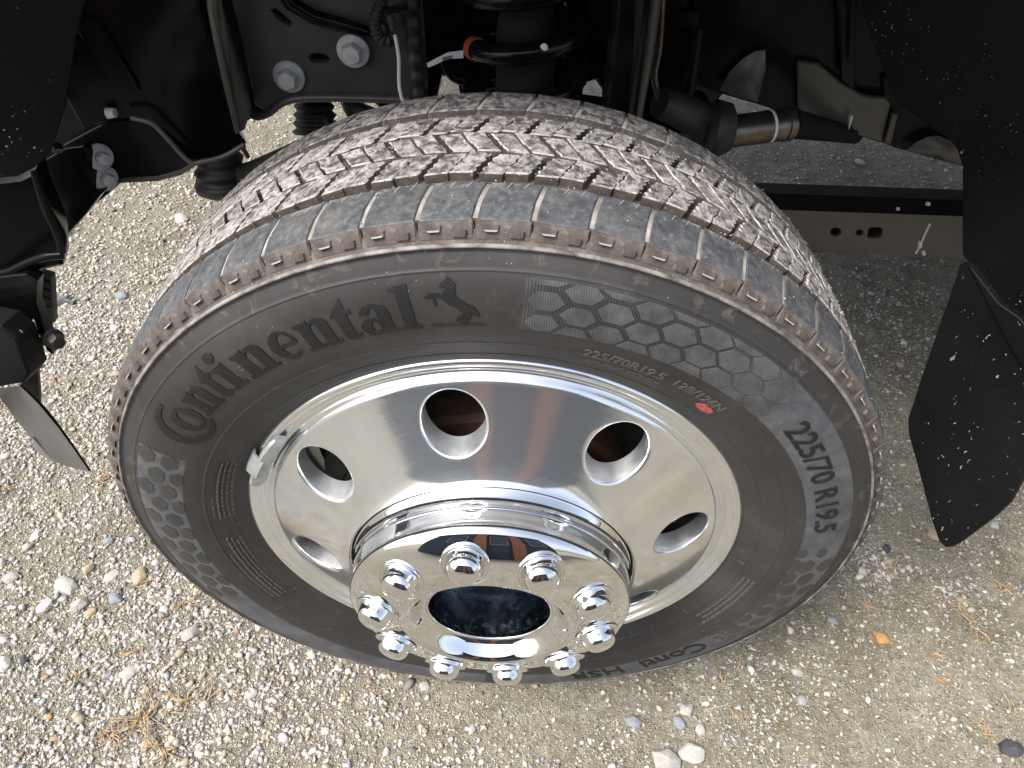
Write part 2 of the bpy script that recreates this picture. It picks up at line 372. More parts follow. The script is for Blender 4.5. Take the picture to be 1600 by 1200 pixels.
    grain = m.ramp(hsv.outputs[0], [(.0, (.07, .068, .064)), (.10, (.27, .265, .255)), (.3, (.37, .32, .23)), (.52, (.50, .46, .37)), (.78, (.66, .635, .57)), (1., (.80, .78, .72))])
    keep = m.math('GREATER_THAN', m.math('ADD', m.math('MULTIPLY', hsv.outputs[1], .62), m.math('MULTIPLY', st, .62)), .50)
    keep = m.math('MULTIPLY', keep, m.ramp(vd.outputs['Distance'], [(.30, 1), (.52, 0)]))
    n4 = m.noise(95, 5, .7, vec=co); silt = m.mix(m.ramp(n4, [(.36, .42), (.54, 0)]), silt, (.13, .110, .072)); silt = m.mix(m.ramp(n4, [(.52, 0), (.72, .6)]), silt, (.43, .39, .31))
    c = m.mix(keep, silt, grain)
    c = m.mix(m.ramp(n3, [(.42, .28), (.58, 0)]), c, (.13, .115, .078))
    h = m.math('ADD', m.math('MULTIPLY', m.math('SUBTRACT', 1.0, vd.outputs['Distance']), m.math('MULTIPLY', keep, 1.0)), m.math('ADD', m.math('MULTIPLY', n3, .7), m.math('ADD', n2, m.math('MULTIPLY', n4, 1.6))))
    MT['ground'] = m.set(c, .92, 0, m.bump(h, 1.0, .0030), spec=.25)
    # ---- building behind the photographer (guessed, added for the chrome reflections)
    m = Mat('dark_cladding'); n1 = m.noise(3, 4); MT['clad'] = m.set(m.ramp(n1, [(.3, (.028, .036, .052)), (.7, (.045, .056, .078))]), .6)
    m = Mat('terracotta'); n1 = m.noise(9, 5); MT['terra'] = m.set(m.ramp(n1, [(.3, (.26, .095, .045)), (.7, (.38, .155, .08))]), .8)
    m = Mat('window_glass'); n1 = m.noise(2, 2); MT['glass'] = m.set(m.ramp(n1, [(.3, (.02, .025, .03)), (.7, (.05, .06, .07))]), .06)
build_mats()

# ================================================================== GROUND
def make_table(seed):
    return np.random.default_rng(seed).random((256, 256))
_T = [make_table(s) for s in range(8)]
def vnoise(x, y, k):
    xi = np.floor(x).astype(int); yi = np.floor(y).astype(int); fx = x-xi; fy = y-yi
    fx = fx*fx*(3-2*fx); fy = fy*fy*(3-2*fy); T = _T[k]
    a = T[xi & 255, yi & 255]; b = T[(xi+1) & 255, yi & 255]; c = T[xi & 255, (yi+1) & 255]; d = T[(xi+1) & 255, (yi+1) & 255]
    return (a*(1-fx)+b*fx)*(1-fy) + (c*(1-fx)+d*fx)*fy
def fbm(x, y, base, octs, k0=0):
    s = 0; amp = 1; tot = 0
    for o in range(octs):
        s = s + amp*vnoise(x*base*2**o+17.3*o, y*base*2**o+5.1*o, (k0+o) % 8); tot += amp; amp *= .5
    return s/tot
def ground_h(x, y):
    h = (fbm(x, y, 3.0, 3)-.5)*.018 + (fbm(x, y, 22, 3, 3)-.5)*.007 + (fbm(x, y, 75, 3, 5)-.5)*.0065
    # tyre ruts in the finer soil behind the wheel
    rut = np.exp(-((x-.85)/.35)**2)*np.exp(-((y-.75)/.4)**2)*np.sin((x*.5+y)*95+fbm(x, y, 9, 2)*5)*.0035
    calm = 1-np.exp(-((x/.18)**2 + (y/.16)**2))
    return (h+rut)*calm
def stony(x, y):
    s = .50 - .55*x - .15*y + (fbm(x, y, 2.2, 4, 2)-.5)*1.5
    s = s - .55*np.exp(-(((x-.55)/.35)**2 + ((y+.02)/.25)**2))
    s = s + 1.2*np.exp(-(((x-0.626)/0.055)**2 + ((y-0.119)/0.050)**2)) + 1.2*np.exp(-(((x-0.748)/0.045)**2 + ((y-0.083)/0.035)**2)) + 0.7*np.exp(-(((x-0.433)/0.090)**2 + ((y--0.095)/0.050)**2))   # little drifts of washed gravel
    return np.clip(s, 0.20 + .22*(fbm(x, y, 11, 3, 4) > .55), 1)
def build_ground():
    xs = np.linspace(-1.9, 1.9, 520); ys = np.linspace(-.75, 2.6, 460)
    far = np.array([.15, .5, 1.2, 3, 8, 20, 50, 120])
    X = np.concatenate([xs[0]-far[::-1], xs, xs[-1]+far]); Y = np.concatenate([ys[0]-far[::-1], ys, ys[-1]+far])
    gx, gy = np.meshgrid(X, Y, indexing='ij'); gz = ground_h(gx, gy)
    nx, ny = gx.shape; co = np.stack([gx, gy, gz], -1).reshape(-1, 3).astype(np.float32)
    i = np.arange(nx*ny).reshape(nx, ny)
    q = np.stack([i[:-1, :-1], i[1:, :-1], i[1:, 1:], i[:-1, 1:]], -1).reshape(-1, 4).astype(np.int32)
    me = raw_mesh('ground', co, q)
    at = me.attributes.new('stony', 'FLOAT', 'POINT'); at.data.foreach_set('value', stony(co[:, 0], co[:, 1]).astype(np.float32))
    o = link('ground', me, MT['ground'], smooth=True); tag(o, kind='structure'); return o
def raw_mesh(name, co, faces):
    me = bpy.data.meshes.new(name); k = faces.shape[1]; nf = len(faces)
    me.vertices.add(len(co)); me.vertices.foreach_set('co', co.astype(np.float32).ravel())
    me.loops.add(nf*k); me.loops.foreach_set('vertex_index', faces.astype(np.int32).ravel())
    me.polygons.add(nf); me.polygons.foreach_set('loop_start', np.arange(0, nf*k, k, dtype=np.int32))
    me.update(calc_edges=True); me.validate(); return me
build_ground()

def hull(n, seed, flat=.7, jit=.25):
    rg = np.random.default_rng(seed); bm = bmesh.new()
    for _ in range(n):
        p = rg.normal(size=3); p /= np.linalg.norm(p); p *= 1+rg.uniform(-jit, jit*.4); bm.verts.new((p[0], p[1]*rg.uniform(.75, 1), p[2]*flat))
    r = bmesh.ops.convex_hull(bm, input=bm.verts)
    bmesh.ops.delete(bm, geom=list({v for v in r['geom_interior'] if isinstance(v, bmesh.types.BMVert)}), context='VERTS')
    bmesh.ops.triangulate(bm, faces=bm.faces); bmesh.ops.recalc_face_normals(bm, faces=bm.faces)
    bm.verts.index_update(); V = np.array([v.co[:] for v in bm.verts]); F = np.array([[v.index for v in f.verts] for f in bm.faces]); bm.free()
    return V, F
PAL = np.array([(.59, .57, .52), (.50, .48, .43), (.45, .44, .42), (.30, .315, .335), (.47, .40, .29), (.36, .29, .19), (.12, .12, .12), (.36, .20, .10), (.64, .62, .58), (.40, .37, .28)])
PW = np.array([.20, .17, .12, .08, .15, .10, .035, .015, .09, .04]); PW = PW/PW.sum()
def build_gravel():
    protos_s = [hull(7, 100+i, .75) for i in range(8)]; protos_m = [hull(13, 200+i, .7) for i in range(10)]; protos_l = [hull(30, 300+i, .68, .16) for i in range(10)]
    CO = []; FA = []; TI = []; off = 0
    def add(n, protos, r0, r1, pw, x0, x1, y0, y1, bias):
        nonlocal off
        x = RNG.uniform(x0, x1, n*3); y = RNG.uniform(y0, y1, n*3)
        keep = RNG.random(n*3) < stony(x, y)**bias
        # inside the picture and clear of the tyre's footprint
        d = np.stack([x, y, 0*x], 1)-CAM; u = d@AX_R/(d@AX_F); v = d@AX_U/(d@AX_F)
        keep &= (np.abs(u) < .95) & (np.abs(v) < .78) & (d@AX_F > .1)
        keep &= ~((np.abs(x) < .09) & (np.abs(y-.012) < .10))
        x = x[keep][:n]; y = y[keep][:n]; n = len(x)
        rad = r0*(r1/r0)**(RNG.random(n)**pw); z = ground_h(x, y)+rad*RNG.uniform(-.05, .35, n)
        pi = RNG.integers(0, len(protos), n)
        for k, (V, F) in enumerate(protos):
            s = np.where(pi == k)[0]
            if not len(s): continue
            a = RNG.uniform(0, 2*np.pi, len(s)); tx = RNG.normal(0, .35, len(s)); ty = RNG.normal(0, .35, len(s))
            ca, sa = np.cos(a), np.sin(a)
            P = V[None]*rad[s][:, None, None]*np.stack([RNG.uniform(.8, 1.25, len(s)), RNG.uniform(.7, 1.1, len(s)), RNG.uniform(.7, 1.1, len(s))], 1)[:, None]
            Y2 = P[..., 1]*np.cos(tx)[:, None]-P[..., 2]*np.sin(tx)[:, None]; Z2 = P[..., 1]*np.sin(tx)[:, None]+P[..., 2]*np.cos(tx)[:, None]
            X3 = P[..., 0]*np.cos(ty)[:, None]+Z2*np.sin(ty)[:, None]; Z3 = -P[..., 0]*np.sin(ty)[:, None]+Z2*np.cos(ty)[:, None]
            Q = np.stack([X3*ca[:, None]-Y2*sa[:, None]+x[s][:, None], X3*sa[:, None]+Y2*ca[:, None]+y[s][:, None], Z3+z[s][:, None]], -1)
            CO.append(Q.reshape(-1, 3)); nv = len(V)
            FA.append((F[None]+(np.arange(len(s))*nv)[:, None, None]+off).reshape(-1, 3)); off += len(s)*nv
            c = PAL[RNG.choice(len(PAL), len(s), p=PW)]*RNG.uniform(.8, 1.15, len(s))[:, None]
            TI.append(np.repeat(c, nv, 0))
    add(66000, protos_s, .0012, .0029, 1.4, -1.1, 1.1, -.42, .75, .62)
    add(30000, protos_s, .0018, .0040, 1.4, -2.0, 2.0, .45, 2.5, .25)
    add(26000, protos_m, .0024, .0056, 1.7, -1.1, 1.1, -.42, .9, 1.0)
    add(13000, protos_m, .0032, .0075, 1.6, -2.0, 2.0, .5, 2.5, .4)
    add(8000, protos_m, .0034, .0070, 1.5, -1.7, .0, .65, 2.4, .8)
    add(1500, protos_l, .0050, .0100, 2.2, -1.2, 1.1, -.42, 1.4, 1.6)
    add(10000, protos_m, .0034, .0066, 1.5, -1.1, .75, -.42, .7, 2.2)
    co = np.concatenate(CO); fa = np.concatenate(FA); ti = np.concatenate(TI)
    me = raw_mesh('gravel', co, fa)
    at = me.color_attributes.new('tint', 'FLOAT_COLOR', 'POINT'); at.data.foreach_set('color', np.concatenate([ti, np.ones((len(ti), 1))], 1).astype(np.float32).ravel())
    o = link('gravel', me, MT['pebble']); tag(o, 'pale mixed gravel strewn over the packed silt', 'gravel', kind='stuff')
build_gravel()

# ================================================================== THE TRUCK
truck = bpy.data.objects.new('truck', None); COL.objects.link(truck)
truck.empty_display_size = .3
tag(truck, 'black truck seen close at its polished front wheel, suspension and mud flap', 'truck')
WC = (0, 0, HUB)

# ------------------------------------------------------------------ tyre carcass
YC = .012                                     # centre plane of the tread
SW = [(.262, -.089), (.272, -.0965), (.285, -.104), (.300, -.1105), (.315, -.1140), (.335, -.1145), (.355, -.1115), (.370, -.1055), (.380, -.1000)]
_sr = [q[0] for q in SW]; _sy = [q[1] for q in SW]
_SP = smooth_prof(SW, 6); _pr = [q[0] for q in _SP]; _py = [q[1] for q in _SP]
def swy(r): return float(np.interp(r, _pr, _py))
def S(r, deg, h=0.0):
    a = R(deg); return (r*math.sin(a), swy(r)-h, r*math.cos(a))
def sw_px(px, py):
    y = -.112
    for _ in range(12):
        q = un(px, py, y); x, z = q[0], q[2]-HUB; r = math.hypot(x, z); y = swy(r)
    return r, math.degrees(math.atan2(x, z))
outer = [(.3795, -.1003), (.3815, -.1010), (.3835, -.1004), (.3845, -.0985), (.3850, -.0965), (.3880, -.0950), (.3910, -.0915), (.3925, -.085)]
ridges = []
for r, y in _SP:
    ridges.append((r, y))
def with_ridge(prof, rc, wd, ht):
    out = [p for p in prof if abs(p[0]-rc) > wd]
    for d, k in ((-wd, 0), (-wd*.5, .8), (0, 1), (wd*.5, .8), (wd, 0)): out.append((rc+d, swy(rc+d)-ht*k))
    return sorted(out)
prof = with_ridge(with_ridge(with_ridge(ridges, .3000, .0011, .0007), .2790, .0012, .0008), .3672, .0009, .0005)
prof = [(.252, -.075), (.256, -.082)] + [p for p in prof if p[0] < .3793] + outer
inner = [(r, 2*YC-y) for r, y in reversed(prof)]
crown = [(.3974, YC-.0985), (.4004, YC-.080), (.4017, YC-.0605), (.4000, YC-.0598), (.3955, YC-.0585), (.3955, YC-.04), (.3968, YC),
         (.3955, YC+.04), (.3955, YC+.0585), (.4000, YC+.0598), (.4017, YC+.0605), (.4004, YC+.080), (.3974, YC+.0985)]
tyre = lathe('tyre', prof+crown+inner, 240, [MT['sidewall'], MT['groove'], MT['slot_dust']], truck, WC)
mi = np.zeros(len(tyre.data.polygons), np.int32); mp_ = len(prof+crown+inner)-1
lo = len(prof)-6; hi = len(prof)+len(crown)+6
idx = np.arange(len(mi)) % mp_; mi[(idx >= lo) & (idx < hi)] = 1
for q in (0, 1, 10, 11): mi[idx == len(prof)+q] = 2
tyre.data.polygons.foreach_set('material_index', mi)
lathe('shoulder_ridge', [(.3815, -.0995), (.3820, -.1014), (.3832, -.1020), (.3842, -.1012), (.3846, -.0990)], 240, MT['ridge'], tyre)
tag(tyre, 'dusty black rubber tyre with moulded lettering and worn blocky tread')

# ------------------------------------------------------------------ tread blocks: 60 pitches of five kinds
NP = 60; PL = 2*math.pi*.400/NP
def rtop(yl): return .4045 - .0042*(yl/.1)**2 - max(0, abs(yl)-.085)*.12
def block_mesh(name, pieces, mats, rb=.392, bev=.0007, extra=None, bmat=0):
    bm = bmesh.new()
    def P(s, yl, r): a = s/.400; return (r*math.sin(a), yl+YC, r*math.cos(a))
    for left, right in pieces:
        n = len(left); tops = []; bots = []
        for side in (left, right):
            tops.append([bm.verts.new(P(s, y, rtop(y))) for s, y in side]); bots.append([bm.verts.new(P(s, y, rb)) for s, y in side])
        tf = []
        for i in range(n-1):
            f = bm.faces.new((tops[0][i], tops[1][i], tops[1][i+1], tops[0][i+1])); tf.append(f)
            for k in (0, 1):
                g = bm.faces.new((tops[k][i], tops[k][i+1], bots[k][i+1], bots[k][i])); g.material_index = 1
        for i in (0, n-1):
            g = bm.faces.new((tops[0][i], tops[1][i], bots[1][i], bots[0][i])); g.material_index = 1
        bm.edges.index_update()
        rimE = set()
        for k in (0, 1):
            for i in range(n-1): rimE.add(bm.edges.get((tops[k][i], tops[k][i+1])))
        for i in (0, n-1): rimE.add(bm.edges.get((tops[0][i], tops[1][i])))
        bmesh.ops.recalc_face_normals(bm, faces=bm.faces)
        if bev: bmesh.ops.bevel(bm, geom=list(rimE), offset=bev, segments=1, affect='EDGES', material=bmat)
    if extra: extra(bm, P)
    bmesh.ops.recalc_face_normals(bm, faces=bm.faces)
    me = bpy.data.meshes.new(name); bm.to_mesh(me); bm.free()
    for m in mats: me.materials.append(m)
    return me
def edge(s0, s1, y0, y1, n=7, zig=0.0, curve=0.0):
    out = []
    for i in range(n):
        t = i/(n-1); z = zig*(1 if i % 2 else -1) if 0 < i < n-1 else 0
        out.append((s0+(s1-s0)*t + curve*math.sin(math.pi*t) + z, y0+(y1-y0)*t))
    return out
def shoulder(sign, seed):
    g = .0019; hw = PL/2-g; rg = random.Random(seed)
    y0, y1 = -.1005*1, -.0540
    sh = .0085
    y1 = -.0590; L = edge(-hw, -hw+sh, y0, y1, 8, 0, -.0012); Rr = edge(hw, hw+sh, y0, y1, 8, 0, -.0012)
    if sign > 0: L = [(-s, -y) for s, y in L]; Rr = [(-s, -y) for s, y in Rr]
    def extra(bm, P):
        # shoulder step below the block: the brown face with its little notches, then dust in the short sipes
        def quad(pts, mi_):
            f = bm.faces.new([bm.verts.new(p) for p in pts]); f.material_index = mi_
        def slab(s0, s1, ra, rbm, ya, yb, h, mi_):
            d = -1 if sign < 0 else 1
            A = [P(s0, d*-ya-0, ra), P(s1, d*-ya, ra), P(s1, d*-yb, rbm), P(s0, d*-yb, rbm)]
            A = [(s0, ya, ra), (s1, ya, ra), (s1, yb, rbm), (s0, yb, rbm)]
            ins = .0009
            top = [(s0+ins, ya, ra), (s1-ins, ya, ra), (s1-ins-.0006, yb, rbm), (s0+ins+.0006, yb, rbm)]
            va = [bm.verts.new(P(s, sign*abs(y) if sign > 0 else y, r)) for s, y, r in A]
            vb = [bm.verts.new(P(s, (abs(y)+h) if sign > 0 else y-h, r+h*.25)) for s, y, r in top]
            f = bm.faces.new(vb); f.material_index = mi_
            for i in range(4):
                f = bm.faces.new((va[i], va[(i+1) % 4], vb[(i+1) % 4], vb[i])); f.material_index = mi_
        # face of the step
        slab(-hw-.0013, hw+.0013, .3975, .3862, -.1003, -.1066, .0016, 1)
        slab(-hw*.78, -hw*.14, .3950, .3918, -.1030, -.1046, .0021, 1)
        slab(hw*.20, hw*.82, .3922, .3880, -.1048, -.1066, .0024, 1)
        slab(-hw*.74, -hw*.18, .3926, .3918, -.1051, -.1056, .0023, 2)
        for k in (.30, .62):
            s = -hw+sh+2*hw*k; e = .00035
            pts = [(s-e, -.0665), (s+e, -.0665), (s+.0035+e, -.0598), (s+.0035-e, -.0598)]
            if sign > 0: pts = [(-a, -b) for a, b in pts]
            quad([P(a, b, rtop(b)+.00025) for a, b in pts], 2)
    return block_mesh('tread_block', [(L, Rr)], [MT['shoulder'], MT['groove'], MT['dust']], rb=.3905, bev=.0008, extra=extra)
def rib(y0, y1, slant, zig, seed, gap=.0026, sipe=.0009, shift=0.0):
    hw = PL/2-gap; rg = random.Random(seed)
    def jit(e): return [(s+rg.uniform(-.0004, .0004), y+(rg.uniform(-.0009, .0009) if i in (0, len(e)-1) else 0)) for i, (s, y) in enumerate(e)]
    a = edge(-hw-slant/2+shift, -hw+slant/2+shift, y0, y1, 9, zig)
    b = edge(hw-slant/2+shift, hw+slant/2+shift, y0, y1, 9, zig)
    yo = .0028 if slant > 0 else -.0028
    ml = edge(-sipe-slant/2+shift, -sipe+slant/2+shift, y0+yo*.0, y1, 9, zig*.5); mr = edge(sipe-slant/2+shift, sipe+slant/2+shift, y0, y1, 9, zig*.5)
    # the half nearer to each end steps in or out a little, as worn blocks do
    p1 = (jit(a), jit(ml)); p2 = ([(s, y+.0016*math.sin(i)) for i, (s, y) in enumerate(jit(mr))], jit(b))
    p2 = (p2[0], p2[1]); p1 = ([(s, y-.0013) for s, y in p1[0]], [(s, y-.0013) for s, y in p1[1]])
    return block_mesh('tread_block', [p1, p2], [MT['crown'], MT['groove'], MT['scuff']], rb=.3915, bev=.0010, bmat=2)
kinds = []
for v in range(2):
    kinds.append([shoulder(-1, v), rib(-.0455, -.0175, .0135, .0012, 10+v), rib(-.0145, .0145, -.0150, .0005, 20+v, shift=.010),
                  rib(.0175, .0455, .0135, .0012, 30+v, shift=-.006), shoulder(1, 40+v)])
for k in range(NP):
    for j in range(5):
        o = bpy.data.objects.new('tread_block', kinds[(k*7+j*3) % 2][j]); COL.objects.link(o); o.parent = tyre
        o.rotation_euler = (0, 2*math.pi*k/NP + (.010 if j in (1, 3) else 0) + R(1.2), 0)
# crumbs of dried dirt lying in and on the tread
def crumbs():
    pr = [hull(7, 500+i, .8) for i in range(5)]; CO = []; FA = []; off = 0; n = 2600
    for _ in range(n):
        a = RNG.uniform(-1.75, 1.75); yl = RNG.uniform(-.060, .098) if RNG.random() < .93 else RNG.uniform(-.098, -.06)
        low = RNG.random() < .45
        r = (RNG.uniform(.394, .401) if low else rtop(yl)+.0002); V, F = pr[RNG.integers(0, 5)]
        s = RNG.uniform(.0004, .0013)*(1.5 if RNG.random() < .08 else 1)
        P = V*s + np.array([0, yl+YC, r]); x = P[:, 0]*math.cos(a)+P[:, 2]*math.sin(a); z = -P[:, 0]*math.sin(a)+P[:, 2]*math.cos(a)
        CO.append(np.stack([x, P[:, 1], z], 1)); FA.append(F+off); off += len(V)
    me = raw_mesh('dirt_crumbs', np.concatenate(CO), np.concatenate(FA)); o = link('dirt_crumbs', me, MT['dirt'], tyre); tag(o, kind='stuff')
crumbs()

# ------------------------------------------------------------------ raised marks on the sidewall
def emboss(name, polys, fmap, mat, h=.0008, maxlen=.006, parent=None, ang=None):
    """polys: list of (outer, [holes]) in metres (s along the arc, r); each raised a hair differently"""
    out = bmesh.new()
    for k, item in enumerate(polys):
        o, hs = item if isinstance(item, tuple) else (item, [])
        loops = [[Vector((x, y, 0)) for x, y in l] for l in [o]+list(hs)]
        bm = bmesh.new(); vs = [bm.verts.new(v) for l in loops for v in l]
        for t in tessellate_polygon(loops):
            try: bm.faces.new([vs[i] for i in t])
            except ValueError: pass
        for _ in range(4):
            es = [e for e in bm.edges if e.calc_length() > maxlen]
            if not es: break
            bmesh.ops.subdivide_edges(bm, edges=es, cuts=1); bmesh.ops.triangulate(bm, faces=bm.faces)
        hh = h+k*.00004; be = [e for e in bm.edges if len(e.link_faces) == 1]
        tv = {v: out.verts.new(fmap(v.co.x, v.co.y, hh)) for v in bm.verts}
        lv = {v: out.verts.new(fmap(v.co.x, v.co.y, -.0006)) for e in be for v in e.verts}
        for f in bm.faces:
            try: out.faces.new([tv[v] for v in f.verts])
            except ValueError: pass
        for e in be:
            a, b = e.verts; out.faces.new((tv[a], tv[b], lv[b], lv[a]))
        bm.free()
    return bm_obj(name, out, mat, parent if parent else tyre)
def ell(cx, cy, rx, ry, a0, a1, n=24):
    return [(cx+rx*math.cos(R(a0+(a1-a0)*i/n)), cy+ry*math.sin(R(a0+(a1-a0)*i/n))) for i in range(n+1)]
def rect(x0, x1, y0, y1): return [(x0, y0), (x1, y0), (x1, y1), (x0, y1)]
def g_n():
    arch = [(.46, .70), (.50, .84), (.60, .96), (.76, 1.0), (.92, .98), (1.03, .91), (1.09, .78), (1.09, .60), (.73, .60), (.73, .74), (.70, .84), (.63, .87), (.55, .82), (.48, .66)]
    return [rect(.13, .49, .05, .92), rect(0, .62, 0, .09), [(0, .88), (.13, .80), (.49, .80), (.49, 1.01), (.40, .97), (0, .95)], arch, rect(.73, 1.09, .05, .66), rect(.66, 1.22, 0, .09)], 1.22
def g_t():
    return [[(.13, .16), (.49, .16), (.49, 1.0), (.49, 1.36), (.30, 1.18), (.13, 1.05)], [(-.03, .86), (.66, .86), (.66, .99), (.10, .99)],
            [(.13, .20), (.15, .08), (.24, 0), (.42, -.02), (.60, .03), (.68, .10), (.66, .16), (.57, .11), (.50, .13), (.49, .22)]], .68
def g_i():
    return [rect(.13, .49, .05, .92), rect(0, .62, 0, .09), [(0, .88), (.13, .80), (.49, .80), (.49, 1.01), (.40, .97), (0, .95)], ell(.30, 1.30, .19, .16, 0, 345, 22)], .62
def g_e():
    o = ell(.48, .49, .48, .52, 4, 322, 30); i = ell(.58, .50, .24, .41, 322, 4, 30)
    return [o+i, rect(.34, .93, .45, .55)], .97
def g_a():
    top = ell(.52, .62, .44, .39, 8, 165, 18) + ell(.50, .64, .12, .25, 165, 8, 14)
    bowl = (ell(.36, .27, .36, .29, 0, 350, 26), [ell(.45, .27, .14, .19, 0, 345, 18)])
    return [top, rect(.60, .96, .05, .68), bowl, [(.60, .09), (.66, 0), (1.08, 0), (1.08, .08)]], 1.08
def g_l():
    return [rect(.14, .52, .05, 1.36), rect(0, .68, 0, .09), [(-.04, 1.30), (.14, 1.24), (.52, 1.24), (.52, 1.43), (-.04, 1.37)]], .68
XH, RB = .0272, .3215
def word_map(a0, a1, wdt):
    def f(x, y, h): return S(RB+y, a0+(a1-a0)*x/(wdt*XH), h)
    return f
spans = [('n', -50.3, -44.9), ('t', -44.7, -42.1), ('i', -41.8, -38.6), ('n', -37.7, -31.7), ('e', -31.2, -26.8), ('n', -26.3, -20.9), ('t', -20.7, -17.7), ('a', -17.4, -12.5), ('l', -12.1, -9.3)]
GL = dict(n=g_n, t=g_t, i=g_i, e=g_e, a=g_a, l=g_l)
def sc(polys):
    out = []
    for p in polys:
        if isinstance(p, tuple): out.append(([(x*XH, y*XH) for x, y in p[0]], [[(x*XH, y*XH) for x, y in h] for h in p[1]]))
        else: out.append([(x*XH, y*XH) for x, y in p])
    return out
for ch, a0, a1 in spans:
    polys, wdt = GL[ch](); emboss('letter', sc(polys), word_map(a0, a1, wdt), MT['letter'])
DEG = .335*math.pi/180
def arc_map(x, y, h): return S(y, x/DEG, h)     # x = arc metres at r .335, y = radius
cO = -53.3*DEG
emboss('letter', [(ell(cO, .3335, 2.55*DEG, .0150, 0, 350, 30), [ell(cO+.001, .3335, 1.15*DEG, .0112, 0, 348, 24)])], arc_map, MT['letter'])
oc = ell(-54.6*DEG, .3345, 5.0*DEG, .0262, 78, 322, 34); ic = ell(-54.0*DEG, .3350, 3.75*DEG, .0212, 322, 84, 34)
emboss('letter', [oc+ic], arc_map, MT['letter'])
horse_px = [(300,165),(284,205),(246,236),(208,266),(214,300),(240,308),(290,297),(284,335),(262,362),(238,388),(195,384),(165,378),(138,374),(75,386),(24,432),(34,444),(82,440),(112,412),(122,410),(116,432),(132,492),(158,540),(180,508),(150,452),(176,424),(262,462),(322,512),(432,566),(512,640),(470,668),(410,716),(462,722),(528,662),(552,658),(530,700),(494,744),(548,746),(606,672),(616,600),(640,650),(712,672),(690,600),(652,548),(616,528),(600,540),(545,500),(486,466),(412,404),(404,330),(412,268),(376,222),(330,176)]
def from_px(pts, ox, oy, s):
    out = []
    for x, y in pts:
        r, a = sw_px(ox+x/s, oy+y/s); out.append((a*DEG, r))
    return out
emboss('horse_emblem', [from_px(horse_px, 660, 410, 8), from_px([(105, 776), (300, 762), (500, 756), (795, 764), (795, 778), (500, 770), (300, 776), (110, 796)], 660, 410, 8)], arc_map, MT['letter'])
# hexagons
hexes = []
def hexagon(deg, rc, sx, sy, mat):
    w_, h_ = .0172*sx, .0094*sy
    pts = [(-w_, 0), (-w_*.48, h_), (w_*.48, h_), (w_, 0), (w_*.48, -h_), (-w_*.48, -h_)]
    pts = [(deg*DEG+x, min(.3636, max(.3192, rc+y))) for x, y in pts]
    if max(p[1] for p in pts)-min(p[1] for p in pts) < .003: return
    emboss('hexagon', [pts], arc_map, mat, .0005, .009)
for k in range(9):
    d = 6.7+4.42*k
    for rc in ((.3675, .3475, .3275) if k % 2 == 0 else (.3580, .3380, .3195)):
        g = .80+.022*k; hexagon(d, rc, g, g, MT['hex_light'])
for k in range(11):
    d = -66.2-4.35*k
    for rc in ((.3555, .3335) if k % 2 == 0 else (.3445, .3235)):
        hexagon(d, rc, .74, .84, MT['hex_dark'])
for k in range(9):
    d = 86.5+4.45*k; g = .55 if k == 0 else .80
    for rc in ((.3440, .3240) if k % 2 == 0 else (.3560, .3350, .3215)):
        hexagon(d, rc, g, g, MT['hex_dark'])
# text with the built-in typeface, bent round the sidewall
def text_polys(body, bold):
    cu = bpy.data.curves.new('text', 'FONT'); cu.body = body; cu.size = 1.0; cu.offset = bold; cu.resolution_u = 3
    ob = bpy.data.objects.new('text', cu); COL.objects.link(ob); bpy.context.view_layer.update()
    dg = bpy.context.evaluated_depsgraph_get(); me = bpy.data.meshes.new_from_object(ob.evaluated_get(dg))
    V = np.array([v.co[:] for v in me.vertices]); F = [tuple(p.vertices) for p in me.polygons]
    bpy.data.objects.remove(ob); bpy.data.curves.remove(cu); bpy.data.meshes.remove(me); return V, F
def arc_text(name, body, a0, a1, r0, r1, mat, h=.0007, bold=.02):
    V, F = text_polys(body, bold); x0, x1 = V[:, 0].min(), V[:, 0].max(); y0, y1 = V[:, 1].min(), V[:, 1].max()
    bm = bmesh.new(); vs = [bm.verts.new((v[0], v[1], 0)) for v in V]
    for f in F:
        try: bm.faces.new([vs[i] for i in f])
        except ValueError: pass
    bmesh.ops.remove_doubles(bm, verts=bm.verts, dist=1e-5)
    def mp(c, hh): return S(r0+(r1-r0)*(c.y-y0)/(y1-y0), a0+(a1-a0)*(c.x-x0)/(x1-x0), hh)
    out = bmesh.new(); be = [e for e in bm.edges if len(e.link_faces) == 1]
    tv = {v: out.verts.new(mp(v.co, h)) for v in bm.verts}; lv = {v: out.verts.new(mp(v.co, -.0004)) for e in be for v in e.verts}
    for f in bm.faces: out.faces.new([tv[v] for v in f.verts])
    for e in be:
        a, b = e.verts; out.faces.new((tv[a], tv[b], lv[b], lv[a]))
    bm.free(); return bm_obj(name, out, mat, tyre)
arc_text('size_lettering', '225/70 R19.5', 49.5, 79.5, .3275, .3495, MT['letter'], .0010, .012)
arc_text('size_lettering', '225/70R19.5  128/126N', 13.8, 39.8, .2985, .3085, MT['print'], .0008, .02)
arc_text('model_lettering', 'Conti  HSR', 127, 162, .3215, .345, MT['letter'], .0009, .012)
emboss('ring_emblem', [(ell(123.0*DEG, .333, 2.1*DEG, .0115, 0, 352, 26), [ell(123.0*DEG, .333, 1.5*DEG, .008, 0, 350, 22)])], arc_map, MT['print'])
